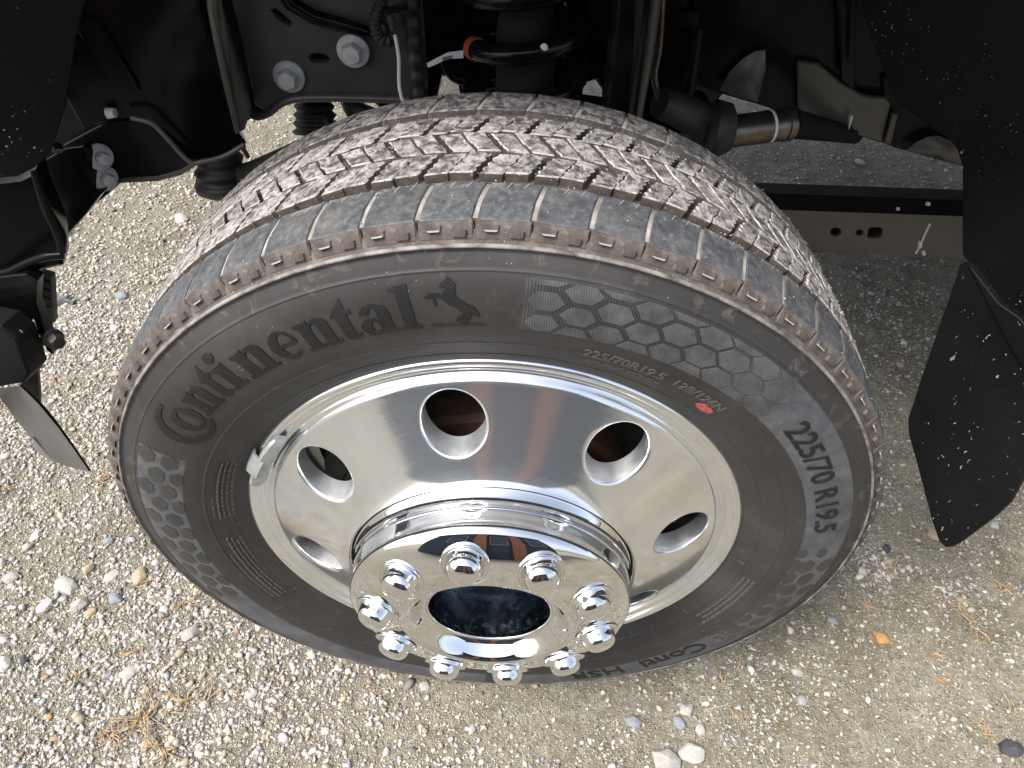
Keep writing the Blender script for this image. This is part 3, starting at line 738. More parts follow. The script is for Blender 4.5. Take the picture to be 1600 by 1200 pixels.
# blocks of tiny moulded print, far too small to read: rows of short raised dashes
def tiny_rows(a0, a1, r0, r1, rows, seed):
    rg = random.Random(seed); polys = []
    for k in range(rows):
        r = r0+(r1-r0)*k/max(1, rows-1); a = a0
        while a < a1:
            L = rg.uniform(.6, 1.9); polys.append([(a*DEG, r-.0008), ((a+L)*DEG, r-.0008), ((a+L)*DEG, r+.0008), (a*DEG, r+.0008)]); a += L+.45
    emboss('moulded_print', polys, arc_map, MT['print'], .00035, .02)
tiny_rows(-84, -64, .2765, .2885, 4, 1); tiny_rows(-83, -77, .2935, .2950, 1, 2); tiny_rows(-117, -93, .2790, .2900, 4, 3)
tiny_rows(-116, -98, .2960, .2990, 1, 4); tiny_rows(15, 27, .2895, .2930, 2, 5); tiny_rows(100, 120, .2860, .2960, 3, 6)
for d in (-150, -118, -88, 96, 140, 122, 170):
    emboss('bead_tick', [[((d-.12)*DEG, .272), ((d+.12)*DEG, .272), ((d+.12)*DEG, .2785), ((d-.12)*DEG, .2785)]], arc_map, MT['print'], .0005, .02)
# red crayon dot and the vent nubs
rr = random.Random(3)
dot = [(38.0*DEG+1.75*DEG*math.cos(t)*rr.uniform(.93, 1.05), .2925+.0052*math.sin(t)*rr.uniform(.88, 1.08)) for t in [2*math.pi*i/26 for i in range(26)]]
tag(emboss('paint_mark', [dot], arc_map, MT['red'], .0009, .004), 'red crayon dot beside the rim')

# ------------------------------------------------------------------ rim
NH = 8; SEG = 28; NS = NH*SEG; PH0 = -10.0
DISC = smooth_prof([(.2375, -.0890), (.2345, -.0912), (.2280, -.0939), (.2150, -.0995), (.2000, -.1062), (.1850, -.1131), (.1720, -.1194), (.1640, -.1234), (.1570, -.1272), (.1515, -.1308), (.1482, -.1338), (.1465, -.1366)], 6)
_dr = [p[0] for p in DISC][::-1]; _dy = [p[1] for p in DISC][::-1]
def disc_y(r): return float(np.interp(r, _dr, _dy))
RH, RADH = .1985, .0290; R1, R2 = .1640, .2330
def build_rim():
    V = []; F = []
    def vid(p): V.append(p); return len(V)-1
    def ring(r, y): return [vid((r*math.sin(a), y, r*math.cos(a))) for a in [R(PH0-180/NH)+2*math.pi*k/NS for k in range(NS)]]
    def stitch(a, b):
        for k in range(NS): F.append((a[k], a[(k+1) % NS], b[(k+1) % NS], b[k]))
    flange = smooth_prof([(.2560, -.0700), (.2615, -.0760), (.2640, -.0830), (.2635, -.0890), (.2605, -.0925), (.2565, -.0930), (.2535, -.0905), (.2522, -.0880), (.2505, -.0875), (.2485, -.0880), (.2465, -.0865), (.2448, -.0842), (.2430, -.0832), (.2405, -.0848), (.2375, -.0890)], 4)
    rows = [ring(r, y) for r, y in flange]
    rows += [ring(r, y) for r, y in DISC if r < .2372 and r > R2+.0004]
    top = ring(R2, disc_y(R2)); rows.append(top)
    for a, b in zip(rows, rows[1:]): stitch(a, b)
    bot = ring(R1, disc_y(R1)); low = [bot]+[ring(r, y) for r, y in DISC if r < R1-.0004]
    for a, b in zip(low, low[1:]): stitch(a, b)
    # barrel behind
    bar = [ring(.2560, -.0700)]+[ring(r, y) for r, y in [(.247, -.050), (.236, -.040), (.232, .05), (.247, .085), (.262, .10)]]
    for a, b in zip(bar, bar[1:]): stitch(a, b)
    NR = 9; nseg = SEG; side = 12
    hole_edges = []; mfaces = set()
    for h in range(NH):
        ca = R(PH0+h*360/NH); a0 = ca-math.pi/NH
        # boundary of the patch, walked round: top left->right, right down, bottom right->left, left up
        bd = []
        for k in range(nseg+1): bd.append((top[(h*SEG+k) % NS], a0+2*math.pi/NH*k/nseg, R2))
        for k in range(1, side): bd.append((None, a0+2*math.pi/NH, R2+(R1-R2)*k/side))
        for k in range(nseg, -1, -1): bd.append((bot[(h*SEG+k) % NS], a0+2*math.pi/NH*k/nseg, R1))
        for k in range(side-1, 0, -1): bd.append((None, a0, R2+(R1-R2)*k/side))
        n = len(bd); prev = []
        for vi, a, r in bd: prev.append(vi if vi is not None else side_vert(h if a == a0 else (h+1) % NH, r, a, vid))
        outer_ids = prev
        cx, cz = RH*math.sin(ca), RH*math.cos(ca)
        # direction from the hole centre in a local frame (tangential, radial)
        dirs = []
        for vi, a, r in bd:
            x, z = r*math.sin(a)-cx, r*math.cos(a)-cz; q = math.hypot(x, z); dirs.append((x/q, z/q, q))
        lip = .0035
        for j in range(1, NR+1):
            t = j/NR; cur = []
            for (dx, dz, q) in dirs:
                d = q+(RADH+lip-q)*(1-(1-t)**1.25); x, z = cx+dx*d, cz+dz*d
                cur.append(vid((x, disc_y(math.hypot(x, z)), z)))
            for k in range(n): F.append((prev[k], prev[(k+1) % n], cur[(k+1) % n], cur[k]))
            prev = cur
        for ang in (25, 50, 75, 90):
            d = RADH+lip*(1-math.sin(R(ang))); dep = lip*(1-math.cos(R(ang))); cur = []
            for (dx, dz, q) in dirs:
                x, z = cx+dx*d, cz+dz*d; cur.append(vid((x, disc_y(math.hypot(cx+dx*(RADH+lip), cz+dz*(RADH+lip)))+dep, z)))
            for k in range(n): F.append((prev[k], prev[(k+1) % n], cur[(k+1) % n], cur[k]))
            prev = cur
        m0 = len(F)
        for dep in (.010, .0250):
            cur = []
            for (dx, dz, q) in dirs:
                x, z = cx+dx*RADH, cz+dz*RADH; cur.append(vid((x, disc_y(math.hypot(x, z))+dep, z)))
            for k in range(n): F.append((prev[k], prev[(k+1) % n], cur[(k+1) % n], cur[k]))
            prev = cur
        mfaces.update(range(m0, len(F)))
    me = bpy.data.meshes.new('rim'); me.from_pydata(V, [], F); me.update()
    me.polygons.foreach_set('material_index', np.array([1 if i in mfaces else 0 for i in range(len(F))], np.int32))
    bm = bmesh.new(); bm.from_mesh(me); bmesh.ops.remove_doubles(bm, verts=bm.verts, dist=2e-5); bmesh.ops.recalc_face_normals(bm, faces=bm.faces)
    f0 = max(bm.faces, key=lambda f: -f.calc_center_median().y)
    if f0.normal.y > 0: bmesh.ops.reverse_faces(bm, faces=bm.faces)
    bm.to_mesh(me); bm.free()
    return link('rim', me, [MT['alu'], MT['machined']], truck, WC, True)
_sv = {}
def side_vert(h, r, a, vid):
    k = (h, round(r, 5))
    if k not in _sv: _sv[k] = vid((r*math.sin(a), disc_y(r), r*math.cos(a)))
    return _sv[k]
rim = build_rim(); tag(rim, 'polished aluminium rim with eight round hand holes')
# back of the disc so that light does not leak through
lathe('disc_back', [(.170, -.070), (.172, -.072)], 64, MT['void'], rim)
# clip-on wheel weight on the lip
def weight():
    bm = bmesh.new()
    def sect(a, sc_): 
        P = [(.2600, -.0935), (.2600, -.1015), (.2575, -.1040), (.2480, -.1010), (.2455, -.0960), (.2450, -.0880)]
        c = (.2530, -.0940); return [bm.verts.new(((c[0]+(r-c[0])*sc_)*math.sin(R(a)), c[1]+(y-c[1])*sc_, (c[0]+(r-c[0])*sc_)*math.cos(R(a)))) for r, y in P]
    an = np.linspace(-71, -52.5, 16); S_ = [sect(a, .72 if i in (0, 15) else 1.0) for i, a in enumerate(an)]
    for a, b in zip(S_, S_[1:]):
        for k in range(6): bm.faces.new((a[k], a[(k+1) % 6], b[(k+1) % 6], b[k]))
    bm.faces.new(S_[0]); bm.faces.new(S_[-1][::-1])
    o = bm_obj('wheel_weight', bm, MT['lead'], rim, None, True, 40)
    bm = bmesh.new(); an = np.linspace(-66.5, -60, 8); P = [(.2670, -.0800), (.2680, -.0900), (.2660, -.0985), (.2600, -.1025), (.2545, -.1055), (.2535, -.1045), (.2590, -.1010), (.2640, -.0970), (.2660, -.0890), (.2655, -.0800)]
    S_ = [[bm.verts.new((r*math.sin(R(a)), y, r*math.cos(R(a)))) for r, y in P] for a in an]
    for a, b in zip(S_, S_[1:]):
        for k in range(10): bm.faces.new((a[k], a[(k+1) % 10], b[(k+1) % 10], b[k]))
    bm.faces.new(S_[0]); bm.faces.new(S_[-1][::-1])
    c = bm_obj('weight_clip', bm, MT['lead'], rim, None, True, 40)
    tag(o, 'grey lead balance weight clipped to the rim lip')
weight()

# ------------------------------------------------------------------ brake parts seen through the hand holes
lathe('brake_rotor', [(.10, -.030), (.195, -.030), (.197, -.026), (.197, .0), (.10, .0)], 96, MT['rubber'], truck, WC, 30)
lathe('rotor_hat', [(.10, -.062), (.150, -.062), (.156, -.056), (.158, -.030)], 96, MT['rust'], truck, WC, 30)
lathe('dust_shield', [(.05, .02), (.205, .02), (.222, .03), (.224, .05)], 96, MT['gloss'], truck, WC, 30)
bm = bmesh.new()
tube_bm(bm, [(.200*math.sin(R(a)), -.056+.012*math.sin(R(a*3)), .200*math.cos(R(a))+.01) for a in np.linspace(24, 60, 12)], .0062, 10)
bm_obj('brake_hose', bm, MT['rubber'], truck, WC, True)

# ------------------------------------------------------------------ hub cover
HP = smooth_prof([(.1440, -.1352), (.1446, -.1362), (.1430, -.1385), (.1404, -.1460), (.1404, -.1600), (.1408, -.1700), (.1409, -.1745), (.1402, -.1775), (.1385, -.1803), (.1345, -.1836), (.1275, -.1880), (.1200, -.1921), (.1130, -.1953), (.1060, -.1976), (.0980, -.1990), (.0900, -.1997), (.0850, -.2004), (.0822, -.2002), (.0795, -.1985), (.0760, -.1945), (.0725, -.1895), (.0695, -.1855), (.0670, -.1832), (.0650, -.1822), (.0635, -.1828), (.0622, -.1838), (.0610, -.1825), (.0605, -.1780)], 6)
hub = lathe('hub_cover', HP, 160, MT['chrome'], truck, WC); tag(hub, 'mirror chrome hub cover with a ring of ten domed nut caps')
lathe('bore', smooth_prof([(.0605, -.1780), (.0600, -.1650), (.0595, -.1300), (.0590, -.1150), (.0550, -.1130), (.0540, -.1160), (.0450, -.1160), (.0440, -.1120), (.0300, -.1120), (.0280, -.1180), (.0005, -.1190)], 3), 96, MT['bore'], hub)
lathe('hub_band', smooth_prof([(.1395, -.1520), (.1410, -.1526), (.1413, -.1545), (.1410, -.1564), (.1395, -.1570)], 3), 160, MT['chrome'], hub)
bm = bmesh.new(); ta = np.linspace(-60, -38, 14)
tv = [[bm.verts.new((r*math.sin(R(a)), y, r*math.cos(R(a)))) for r, y in ((.1411, -.1500), (.1412, -.1610), (.1414, -.1715))] for a in ta]
for a, b in zip(tv, tv[1:]):
    for k in range(2): bm.faces.new((a[k], b[k], b[k+1], a[k+1]))
bmesh.ops.solidify(bm, geom=bm.faces, thickness=.0005); bm_obj('foil_tape', bm, MT['machined'], hub, None, True, 40)
NUT0 = math.degrees(-.1795)
np_me = None
NP_ = smooth_prof([(.0252, .0040), (.0252, .0004), (.0245, -.0008), (.0236, -.0006), (.0228, .0008), (.0218, .0014), (.0206, .0008), (.0194, -.0010), (.0186, -.0030), (.0181, -.0048), (.0178, -.0066), (.0173, -.0084), (.0161, -.0108), (.0140, -.0130), (.0108, -.0146), (.0070, -.0156), (.0030, -.0160), (.0001, -.0161)], 4)
v, f = lathe_data(NP_, 40); nut_me = bpy.data.meshes.new('nut_cap'); nut_me.from_pydata(v, [], f); nut_me.update(); nut_me.shade_smooth(); nut_me.materials.append(MT['chrome'])
bm = bmesh.new(); bm.from_mesh(nut_me); bmesh.ops.remove_doubles(bm, verts=bm.verts, dist=1e-6); bmesh.ops.recalc_face_normals(bm, faces=bm.faces); bm.to_mesh(nut_me); bm.free(); nut_me.shade_smooth()
for k in range(10):
    a = R(NUT0+36*k); o = bpy.data.objects.new('nut_cap', nut_me); COL.objects.link(o); o.parent = hub
    o.scale = (.90, .92, .90); o.location = (.1110*math.sin(a), -.1966, .1120*math.cos(a))
    tilt = .34; o.rotation_euler = (-tilt*math.cos(a), 0, tilt*math.sin(a))

# ------------------------------------------------------------------ steel under the truck
def pp(name, px, y, thick, mat, holes=(), bevel=.004, tilt=(0, 0), **kw):
    """a pressed plate standing at depth y; tilt = slope of depth per metre along x and z"""
    c = un(sum(p[0] for p in px)/len(px), sum(p[1] for p in px)/len(px), y)
    n = (-tilt[0], 1, -tilt[1]) if any(tilt) else (0, 1, 0)
    f = lambda L: [un_pl(a, b, c, n) for a, b in L]
    return plate(name, f(px), thick, MT[mat], truck, [f(h) for h in holes], bevel, **kw)
def hexbolt(name, px, py, y, rad, mat='zinc', axis=(0, -1, 0), washer=1.55):
    c = un(px, py, y); ax = Vector(axis).normalized(); q = Vector((0, -1, 0)).rotation_difference(ax).to_matrix()
    def P(l): return [Vector(c)+q@Vector(p) for p in l]
    bm = bmesh.new(); n = 28; Rw = rad*washer
    rings = [(Rw*.98, .001), (Rw, -.001), (Rw*.97, -.0032), (rad*1.05, -.0042)]
    rg = [[bm.verts.new(p) for p in P([(r*math.cos(2*math.pi*k/n), y_, r*math.sin(2*math.pi*k/n)) for k in range(n)])] for r, y_ in rings]
    for a, b in zip(rg, rg[1:]):
        for k in range(n): bm.faces.new((a[k], a[(k+1) % n], b[(k+1) % n], b[k]))
    bm.faces.new(rg[-1]); o = bm_obj(name, bm, MT[mat], truck, None, True, 35)
    bm = bmesh.new(); hr = [(rad, -.004), (rad, -.0125), (rad*.90, -.0145)]
    rg = [[bm.verts.new(p) for p in P([(r*math.cos(math.pi*k/3+.4), y_, r*math.sin(math.pi*k/3+.4)) for k in range(6)])] for r, y_ in hr]
    for a, b in zip(rg, rg[1:]):
        for k in range(6): bm.faces.new((a[k], a[(k+1) % 6], b[(k+1) % 6], b[k]))
    bm.faces.new(rg[-1]); rd = [[bm.verts.new(p) for p in P([(r*math.cos(2*math.pi*k/20), y_, r*math.sin(2*math.pi*k/20)) for k in range(20)])] for r, y_ in ((rad*.80, -.0146), (rad*.78, -.0158), (rad*.62, -.0162))]
    for a, b in zip(rd, rd[1:]):
        for k in range(20): bm.faces.new((a[k], a[(k+1) % 20], b[(k+1) % 20], b[k]))
    bm.faces.new(rd[-1]); bm_obj('bolt_head', bm, MT[mat], o, None, True, 35)
    return o

# left: frame bracket with the two zinc bolts
slot1 = [(482, 92), (487, 86), (497, 84.5), (508, 87), (515, 92), (512, 98), (500, 99), (487, 98)]
slot2 = [(424, 18), (430, 15), (445, 27), (455, 36), (452, 40), (440, 34), (428, 26)]
pp('suspension_bracket', [(345, -60), (380, 75), (398, 165), (420, 178), (440, 164), (470, 156), (530, 154), (600, 154), (640, 158), (668, 160), (664, 60), (655, -60)], .34, .012, 'lit_dusty', [slot1, slot2], .004, (.10, 0))
tube('bracket_flange', [un(388, 175, .335), un(402, 182, .333), un(420, 176, .332), un(440, 161, .330), un(470, 153.5, .330), un(540, 153, .330), un(640, 156, .334)], .0050, MT['lit_dusty'], truck, 12, 5)
tube('bracket_rib', [un(430, -30, .33), un(455, 6, .332), (un(490, 26, .332)), un(540, 40, .333), un(580, 52, .335)], [.008]*4+[.006], MT['gloss'], truck, 14)
pp('frame_gusset', [(470, -60), (600, -60), (596, -10), (585, 20), (577, 24), (540, 10), (500, -5)], .345, .006, 'lit_dusty')
hexbolt('flange_bolt', 452, 119, .335, .0125); hexbolt('flange_bolt', 552, 79, .338, .0125)
pp('dark_backing', [(396, -90), (670, -90), (668, 150), (470, 150), (430, 158), (412, 176), (385, 190), (360, 120)], .375, .01, 'void', (), .002)  # added black sheet that puts dark behind the slots and gap
# the broad pressed rail left of it, with its turned edge toned as lit
pp('frame_horn', [(120, -60), (330, -60), (326, 20), (352, 120), (372, 205), (386, 225), (345, 246), (312, 255), (286, 240), (262, 212), (240, 194), (200, 186), (170, 190), (130, 205), (100, 150)], .27, .035, 'gloss', (), .006, (.45, .1))
pp('rail_edge', [(326, -60), (344, -60), (344, 10), (372, 110), (394, 172), (384, 206), (368, 214), (352, 150), (334, 70), (324, 15)], .262, .05, 'lit_dusty', (), .008, (.35, -.3))
pp('rail_rib', [(118, 45), (140, 27), (156, 36), (218, 142), (178, 141)], .246, .010, 'black', (), .003, (.2, .1))
tube('rail_hem', [un(205, 184, .235), un(236, 192, .235), un(258, 212, .236), un(296, 252, .238), un(318, 252, .24), un(350, 244, .245), un(382, 226, .25)], .0030, MT['lit_dusty'], truck, 10, 5)
pp('bumper_bracket', [(100, 225), (150, 198), (172, 189), (200, 187), (236, 194), (258, 213), (297, 254), (280, 266), (245, 280), (190, 285), (168, 305), (146, 322), (125, 345), (97, 380), (85, 330), (70, 280)], .262, .02, 'black', [], .004, (-.1, 0))
pp('bracket_lip', [(297, 255), (280, 265), (245, 276), (188, 281), (186, 287), (246, 284), (284, 274), (305, 260)], .255, .03, 'lit_dusty', (), .002)
pp('bracket_cover', [(60, 255), (100, 232), (130, 228), (146, 300), (158, 304), (134, 336), (97, 376), (70, 300)], .232, .016, 'gloss', (), .003, (-.1, 0))
hexbolt('flange_bolt', 155, 245, .25, .0082, 'zinc', (.75, -.62, .1), 1.9); hexbolt('flange_bolt', 163, 278, .25, .0082, 'zinc', (.75, -.62, .1), 1.9)
tube('clip_nut', [un(168, 177, .235), un(180, 176, .235)], [.006, .005], MT['zinc'], truck, 12)
tube('clip_nut', [un(87, 226, .2), un(90, 236, .195)], [.006, .006], MT['black'], truck, 12)
pp('dark_backing_left', [(-90, -90), (390, -90), (385, 150), (372, 205), (300, 236), (180, 240), (100, 250), (60, 300), (-90, 320)], .36, .01, 'void', (), .002)  # added black sheet that darkens the opening between horn and shield
# speckled splash shield and bumper corner in front of it
pp('splash_shield', [(-60, -60), (150, -60), (120, 60), (105, 160), (80, 238), (55, 262), (28, 276), (-60, 284)], .17, .006, 'speckled', (), .003, (.55, .20))
pp('bumper_corner', [(-60, 288), (28, 278), (56, 264), (66, 300), (94, 366), (97, 390), (99, 417), (70, 424), (30, 440), (-60, 470)], .15, .05, 'black', (), .010, (.35, .1))
tube('corner_crease', [un(52, 268, .145), un(70, 320, .140), un(93, 366, .136), un(96, 392, .136)], [.003, .005, .007, .005], MT['black'], truck, 12, 4)
tube('corner_lip', [un(-30, 428, .130), un(10, 425, .130), un(40, 412, .130), un(70, 401, .131), un(97, 398, .134)], .0052, MT['black'], truck, 12, 4)
# radiator shutter end, lower bracket and its bolt
pp('lower_bracket', [(-60, 440), (40, 428), (58, 440), (56, 476), (70, 512), (80, 540), (82, 556), (72, 548), (58, 520), (52, 500), (30, 520), (-60, 545)], .12, .016, 'gloss', (), .003)
def shutter():
    bm = bmesh.new()
    a, b, c, d = un(56, 424, .19), un(78, 436, .19), un(84, 502, .19), un(62, 496, .19)
    o = plate('shutter_end', [un(*q, .195) for q in ((46, 424), (80, 434), (84, 505), (60, 498))], .012, MT['rubber'], truck, (), .001)
    for k in range(5):
        y0 = 436+k*13; tube('shutter_slat', [un(64, y0, .188), un(80, y0+6, .188)], .0014, MT['black'], o, 8).parent = o
    for x0, x1 in ((64, 72), (50, 58)): tube('shutter_slat', [un(x0, 428, .188), un(x1, 498, .188)], .0012, MT['black'], o, 8)
shutter()
hexbolt('bracket_bolt', 82, 528, .105, .0095, 'rubber', (.8, -.6, 0), 1.3)
tube('bolt_shank', [un(45, 542, .105), un(66, 533, .105), un(90, 524, .105)], .0055, MT['rubber'], truck, 12)
pp('duct_panel', [(22, 528), (54, 520), (57, 565), (58, 632), (52, 618), (40, 590), (28, 575)], .14, .004, 'greyplastic', (), .001)
pp('duct_seal', [(50, 566), (57, 560), (62, 622), (61, 634), (52, 626), (30, 604), (36, 596)], .128, .006, 'rubber', (), .001)
# front air dam: curved plastic blade and the speckled fairing above it
def air_dam():
    top = [(-60, 612), (0, 606), (31, 603), (60, 631), (90, 667), (114, 700), (139, 736)]
    bot = [(-60, 640), (-20, 630), (0, 622), (28, 660), (51, 687), (75, 716), (104, 729)]
    bm = bmesh.new(); n = len(top); rows = []
    for (a, b), (c, d), k in zip(top, bot, range(n)):
        col = []
        for t in np.linspace(0, 1, 6):
            y = .055-.02*k/n + .055*math.sin(t*math.pi*.5); col.append(bm.verts.new(un(a+(c-a)*t, b+(d-b)*t, y)))
        rows.append(col)
    for p, q in zip(rows, rows[1:]):
        for i in range(5): bm.faces.new((p[i], q[i], q[i+1], p[i+1]))
    r = bmesh.ops.solidify(bm, geom=bm.faces, thickness=.0035)
    o = bm_obj('air_dam', bm, MT['greyplastic'], truck, None, True, 40)
    tube('dam_trim', [un(31, 602, .07), un(61, 630, .068), un(91, 666, .064), un(139, 735, .055)], .0022, MT['void'], o, 8, 4)
    bm = bmesh.new(); pts = [(51, 684), (60, 694), (75, 712), (96, 726), (76, 719), (60, 708), (52, 697)]
    plate('dam_tab', [un(a, b, .095) for a, b in pts], .004, MT['greyplastic'], o, (), .0008)
    pp('fairing', [(-60, 498), (0, 510), (24, 530), (38, 566), (45, 586), (36, 600), (10, 604), (-60, 618)], .085, .03, 'speckled', (), .006, (-.3, 0))
air_dam()

# sway bar links and ball joints between the bracket and the tyre
def boot(name, px, py, y, rad, h, tilt, n=5):
    c = Vector(un(px, py, y)); prof_ = []
    for i in range(n*4+1):
        t = i/(n*4); prof_.append((rad*(1-.25*t)*(1+.10*math.sin(t*n*2*math.pi)), h*(t-.5)))
    prof_ = [(.0005, -h*.5)]+prof_+[(.0005, h*.5)]
    v, f = lathe_data(prof_, 28); Mx = Matrix.Rotation(tilt[0], 3, 'X')@Matrix.Rotation(tilt[1], 3, 'Y')
    v = [Vector(c)+Mx@Vector(p) for p in v]
    return mesh(name, v, f, MT['rubber'], truck, None, True)
boot('joint_boot', 492, 176, .42, .030, .055, (1.2, .5)); boot('joint_boot', 345, 262, .30, .034, .05, (1.4, .3), 3)
tube('joint_stud', [un(506, 180, .41), un(514, 198, .40)], [.010, .008], MT['rubber'], truck, 8)
tube('sway_bar', [un(316, 292, .33), un(345, 290, .32), un(400, 268, .28), un(470, 236, .22)], [.014, .020, .014, .012], MT['rubber'], truck, 14, 4)
tube('sway_bar', [un(546, 158, .45), un(560, 176, .42), un(600, 190, .36)], [.013, .015, .012], MT['rubber'], truck, 12, 4)
tube('cotter_pin', [un(376, 226, .28), un(388, 246, .28)], .003, MT['steel'], truck, 8)

# coil spring
def coil():
    c = un(822, 62, .34); rc, pitch, wr = .0640, .0560, .0118
    pts = []
    for i in range(150):
        t = i/149*4.4*2*math.pi+2.2; pts.append((c[0]+rc*math.cos(t), c[1]+rc*math.sin(t), c[2]-.125+pitch*(t-2.2)/(2*math.pi)))
    o = tube('coil_spring', pts, wr, MT['gloss'], truck, 16)
    tag(o, 'gloss black coil spring with an orange tape band')
    # band of orange tape with a green mark, and the part label stuck to it
    tp = pts[60:60]
    best = min(range(len(pts)), key=lambda i: (pts[i][0]-un(735, 84, pts[i][1])[0])**2+(pts[i][2]-un(735, 84, pts[i][1])[2])**2+(.0 if pts[i][1] < c[1]+.02 else 1))
    seg = pts[best:best+2]
    tube('tape_band', seg, wr+.0009, MT['orange'], o, 16)
    e = un(725, 86, c[1]-.05)
    lab = [un(724, 79, c[1]-.075), un(724, 91, c[1]-.075), un(700, 92, c[1]-.085), un(669, 106, c[1]-.095), un(667, 99, c[1]-.095), un(700, 82, c[1]-.085)]
    plate('part_label', lab, .0006, MT['white'], o, (), 0)
    plate('label_print', [un(691, 90, c[1]-.0890), un(707, 86, c[1]-.0870), un(707, 91, c[1]-.0870), un(692, 95.5, c[1]-.0890)], .0003, MT['twig'], o, (), 0)
    b2 = min(range(len(pts)), key=lambda i: (pts[i][0]-un(859, 98, pts[i][1])[0])**2+(pts[i][2]-un(859, 98, pts[i][1])[2])**2+(.0 if pts[i][1] < c[1] else 1))
    bm = bmesh.new(); bmesh.ops.create_icosphere(bm, subdivisions=2, radius=.0045)
    p = Vector(pts[b2])+Vector((0, -.0088, .006))
    for v_ in bm.verts: v_.co = Vector((v_.co.x, v_.co.y*.5, v_.co.z*1.2))+p
    bm_obj('paint_dab', bm, MT['white'], o, None, True)
    # bump stop inside
    lathe('bump_stop', [(.0005, -.06), (.030, -.058), (.034, -.03), (.028, -.01), (.034, .02), (.036, .12)], 32, MT['void'], o).matrix_local = Matrix.Translation(Vector((c[0], c[1]+.0, c[2]+.03)))@Matrix.Rotation(-math.pi/2, 4, 'X')
coil()
# shock absorber
tube('shock_absorber', [un(990, -40, .30), un(978, 80, .30), un(962, 215, .30)], .0215, MT['gloss'], truck, 24)
tube('shock_lit_stripe', [un(1024, -40, .31), un(1008, 80, .31), un(984, 215, .31)], .0105, MT['lit_dusty'], truck, 16)  # lit stripe along the shock, made as a paler tube
tube('brake_line', [un(1036, -30, .34), un(1030, 70, .34), un(1022, 120, .34), un(1032, 160, .34)], .0045, MT['steel'], truck, 10, 4)
tube('brake_line', [un(1090, 42, .36), un(1080, 110, .36), un(1072, 150, .36), un(1050, 180, .34)], .0075, MT['black'], truck, 10, 4)
pp('hose_clip', [(1064, 16), (1094, 18), (1092, 45), (1062, 45)], .352, .012, 'black', (), .002)
# wiring and conduit
tube('sensor_wire', [un(617, 54, .30), un(623, 90, .295), un(623.5, 128, .285), un(627, 150, .275), un(634, 167, .26)], .0021, MT['white'], truck, 8, 5)
def conduit(pts, rad, pitch=.0055):
    P = smooth_prof(pts, 40); rs = []; L = 0
    for i in range(len(P)):
        if i: L += np.linalg.norm(np.array(P[i])-np.array(P[i-1]))
        rs.append(rad*(1+.13*math.sin(L/pitch*2*math.pi)))
    return tube('wiring_conduit', P, rs, MT['rubber'], truck, 14)
conduit([un(606, -30, .31), un(594, 8, .31), un(586, 34, .31), un(592, 56, .31), un(604, 64, .31), un(616, 60, .315)], .0068)
conduit([un(640, -30, .34), un(645, 40, .34), un(650, 100, .34), un(658, 180, .34)], .0095, .02)
tube('brake_line', [un(670, -20, .37), un(676, 40, .37), un(690, 80, .37), un(706, 118, .37), un(740, 130, .37)], .006, MT['black'], truck, 10, 5)
pp('line_clip', [(670, 46), (690, 47), (692, 60), (674, 62)], .362, .01, 'black', (), .002)
pp('wire_clip', [(596, 16), (634, 10), (636, 18), (598, 25)], .30, .01, 'black', (), .002)
tube('wire_stub', [un(609, 24, .305), un(614, 46, .302)], .004, MT['rubber'], truck, 10)
hexbolt('clip_bolt', 600, 38, .325, .006, 'steel')

# dark castings behind: engine cradle, axle and inner fender close the view
pp('engine_cradle', [(560, -90), (1130, -90), (1130, 150), (1100, 190), (1068, 215), (945, 240), (945, 150), (930, 128), (905, 134), (880, 175), (720, 175), (714, 125), (690, 122), (678, 176), (600, 180), (580, 160)], .52, .10, 'gloss', (), .012)
pp('spring_seat', [(722, 118), (760, 110), (900, 112), (912, 132), (908, 180), (728, 180)], .44, .05, 'black', (), .006)
pp('cradle_flange', [(793, 46), (932, 46), (934, 62), (795, 60)], .50, .008, 'gloss', (), .001)
def knuckle():
    pts = [un(1096, 205, .40), un(1118, 196, .40), un(1128, 180, .40)]
    tube('drag_link_clamp', [un(1100, 200, .36), un(1112, 198, .36), un(1130, 204, .36), un(1142, 205, .36)], [.018, .034, .034, .026], MT['rubber'], truck, 18)
    lk = tube('steering_link', [un(1138, 206, .38), un(1190, 199, .39), un(1236, 193, .40)], .0205, MT['steel'], truck, 28)
    tag(lk, 'bare steel steering link with a white paint stripe')
    a, b = np.array(un(1200, 197.5, .392)), np.array(un(1204, 197, .3928))
    tube('paint_stripe', [a, b], .0209, MT['white'], lk, 28); tube('link_collar', [un(1224, 194.5, .397), un(1232, 193.5, .399)], .0222, MT['steel'], lk, 28)
    P = [un(1236+i*4, 193+i*.75, .40+i*.004) for i in range(26)]
    tube('steering_boot', P, [(.0165-.00025*i)*(1+.17*(1 if i % 2 else -1)) for i in range(26)], MT['void'], truck, 20).data.shade_flat()
    tube('ball_joint', [un(1086, 214, .36), un(1090, 196, .36), un(1100, 174, .36)], [.016, .022, .018], MT['rubber'], truck, 16)
    tube('steering_arm', [un(1030, 160, .33), un(1060, 172, .34), un(1090, 186, .36)], [.018, .020, .022], MT['rubber'], truck, 14, 4)
    tube('axle_tube', [un(830, 190, .40), un(960, 205, .42), un(1090, 190, .46)], .042, MT['gloss'], truck, 24)
knuckle()
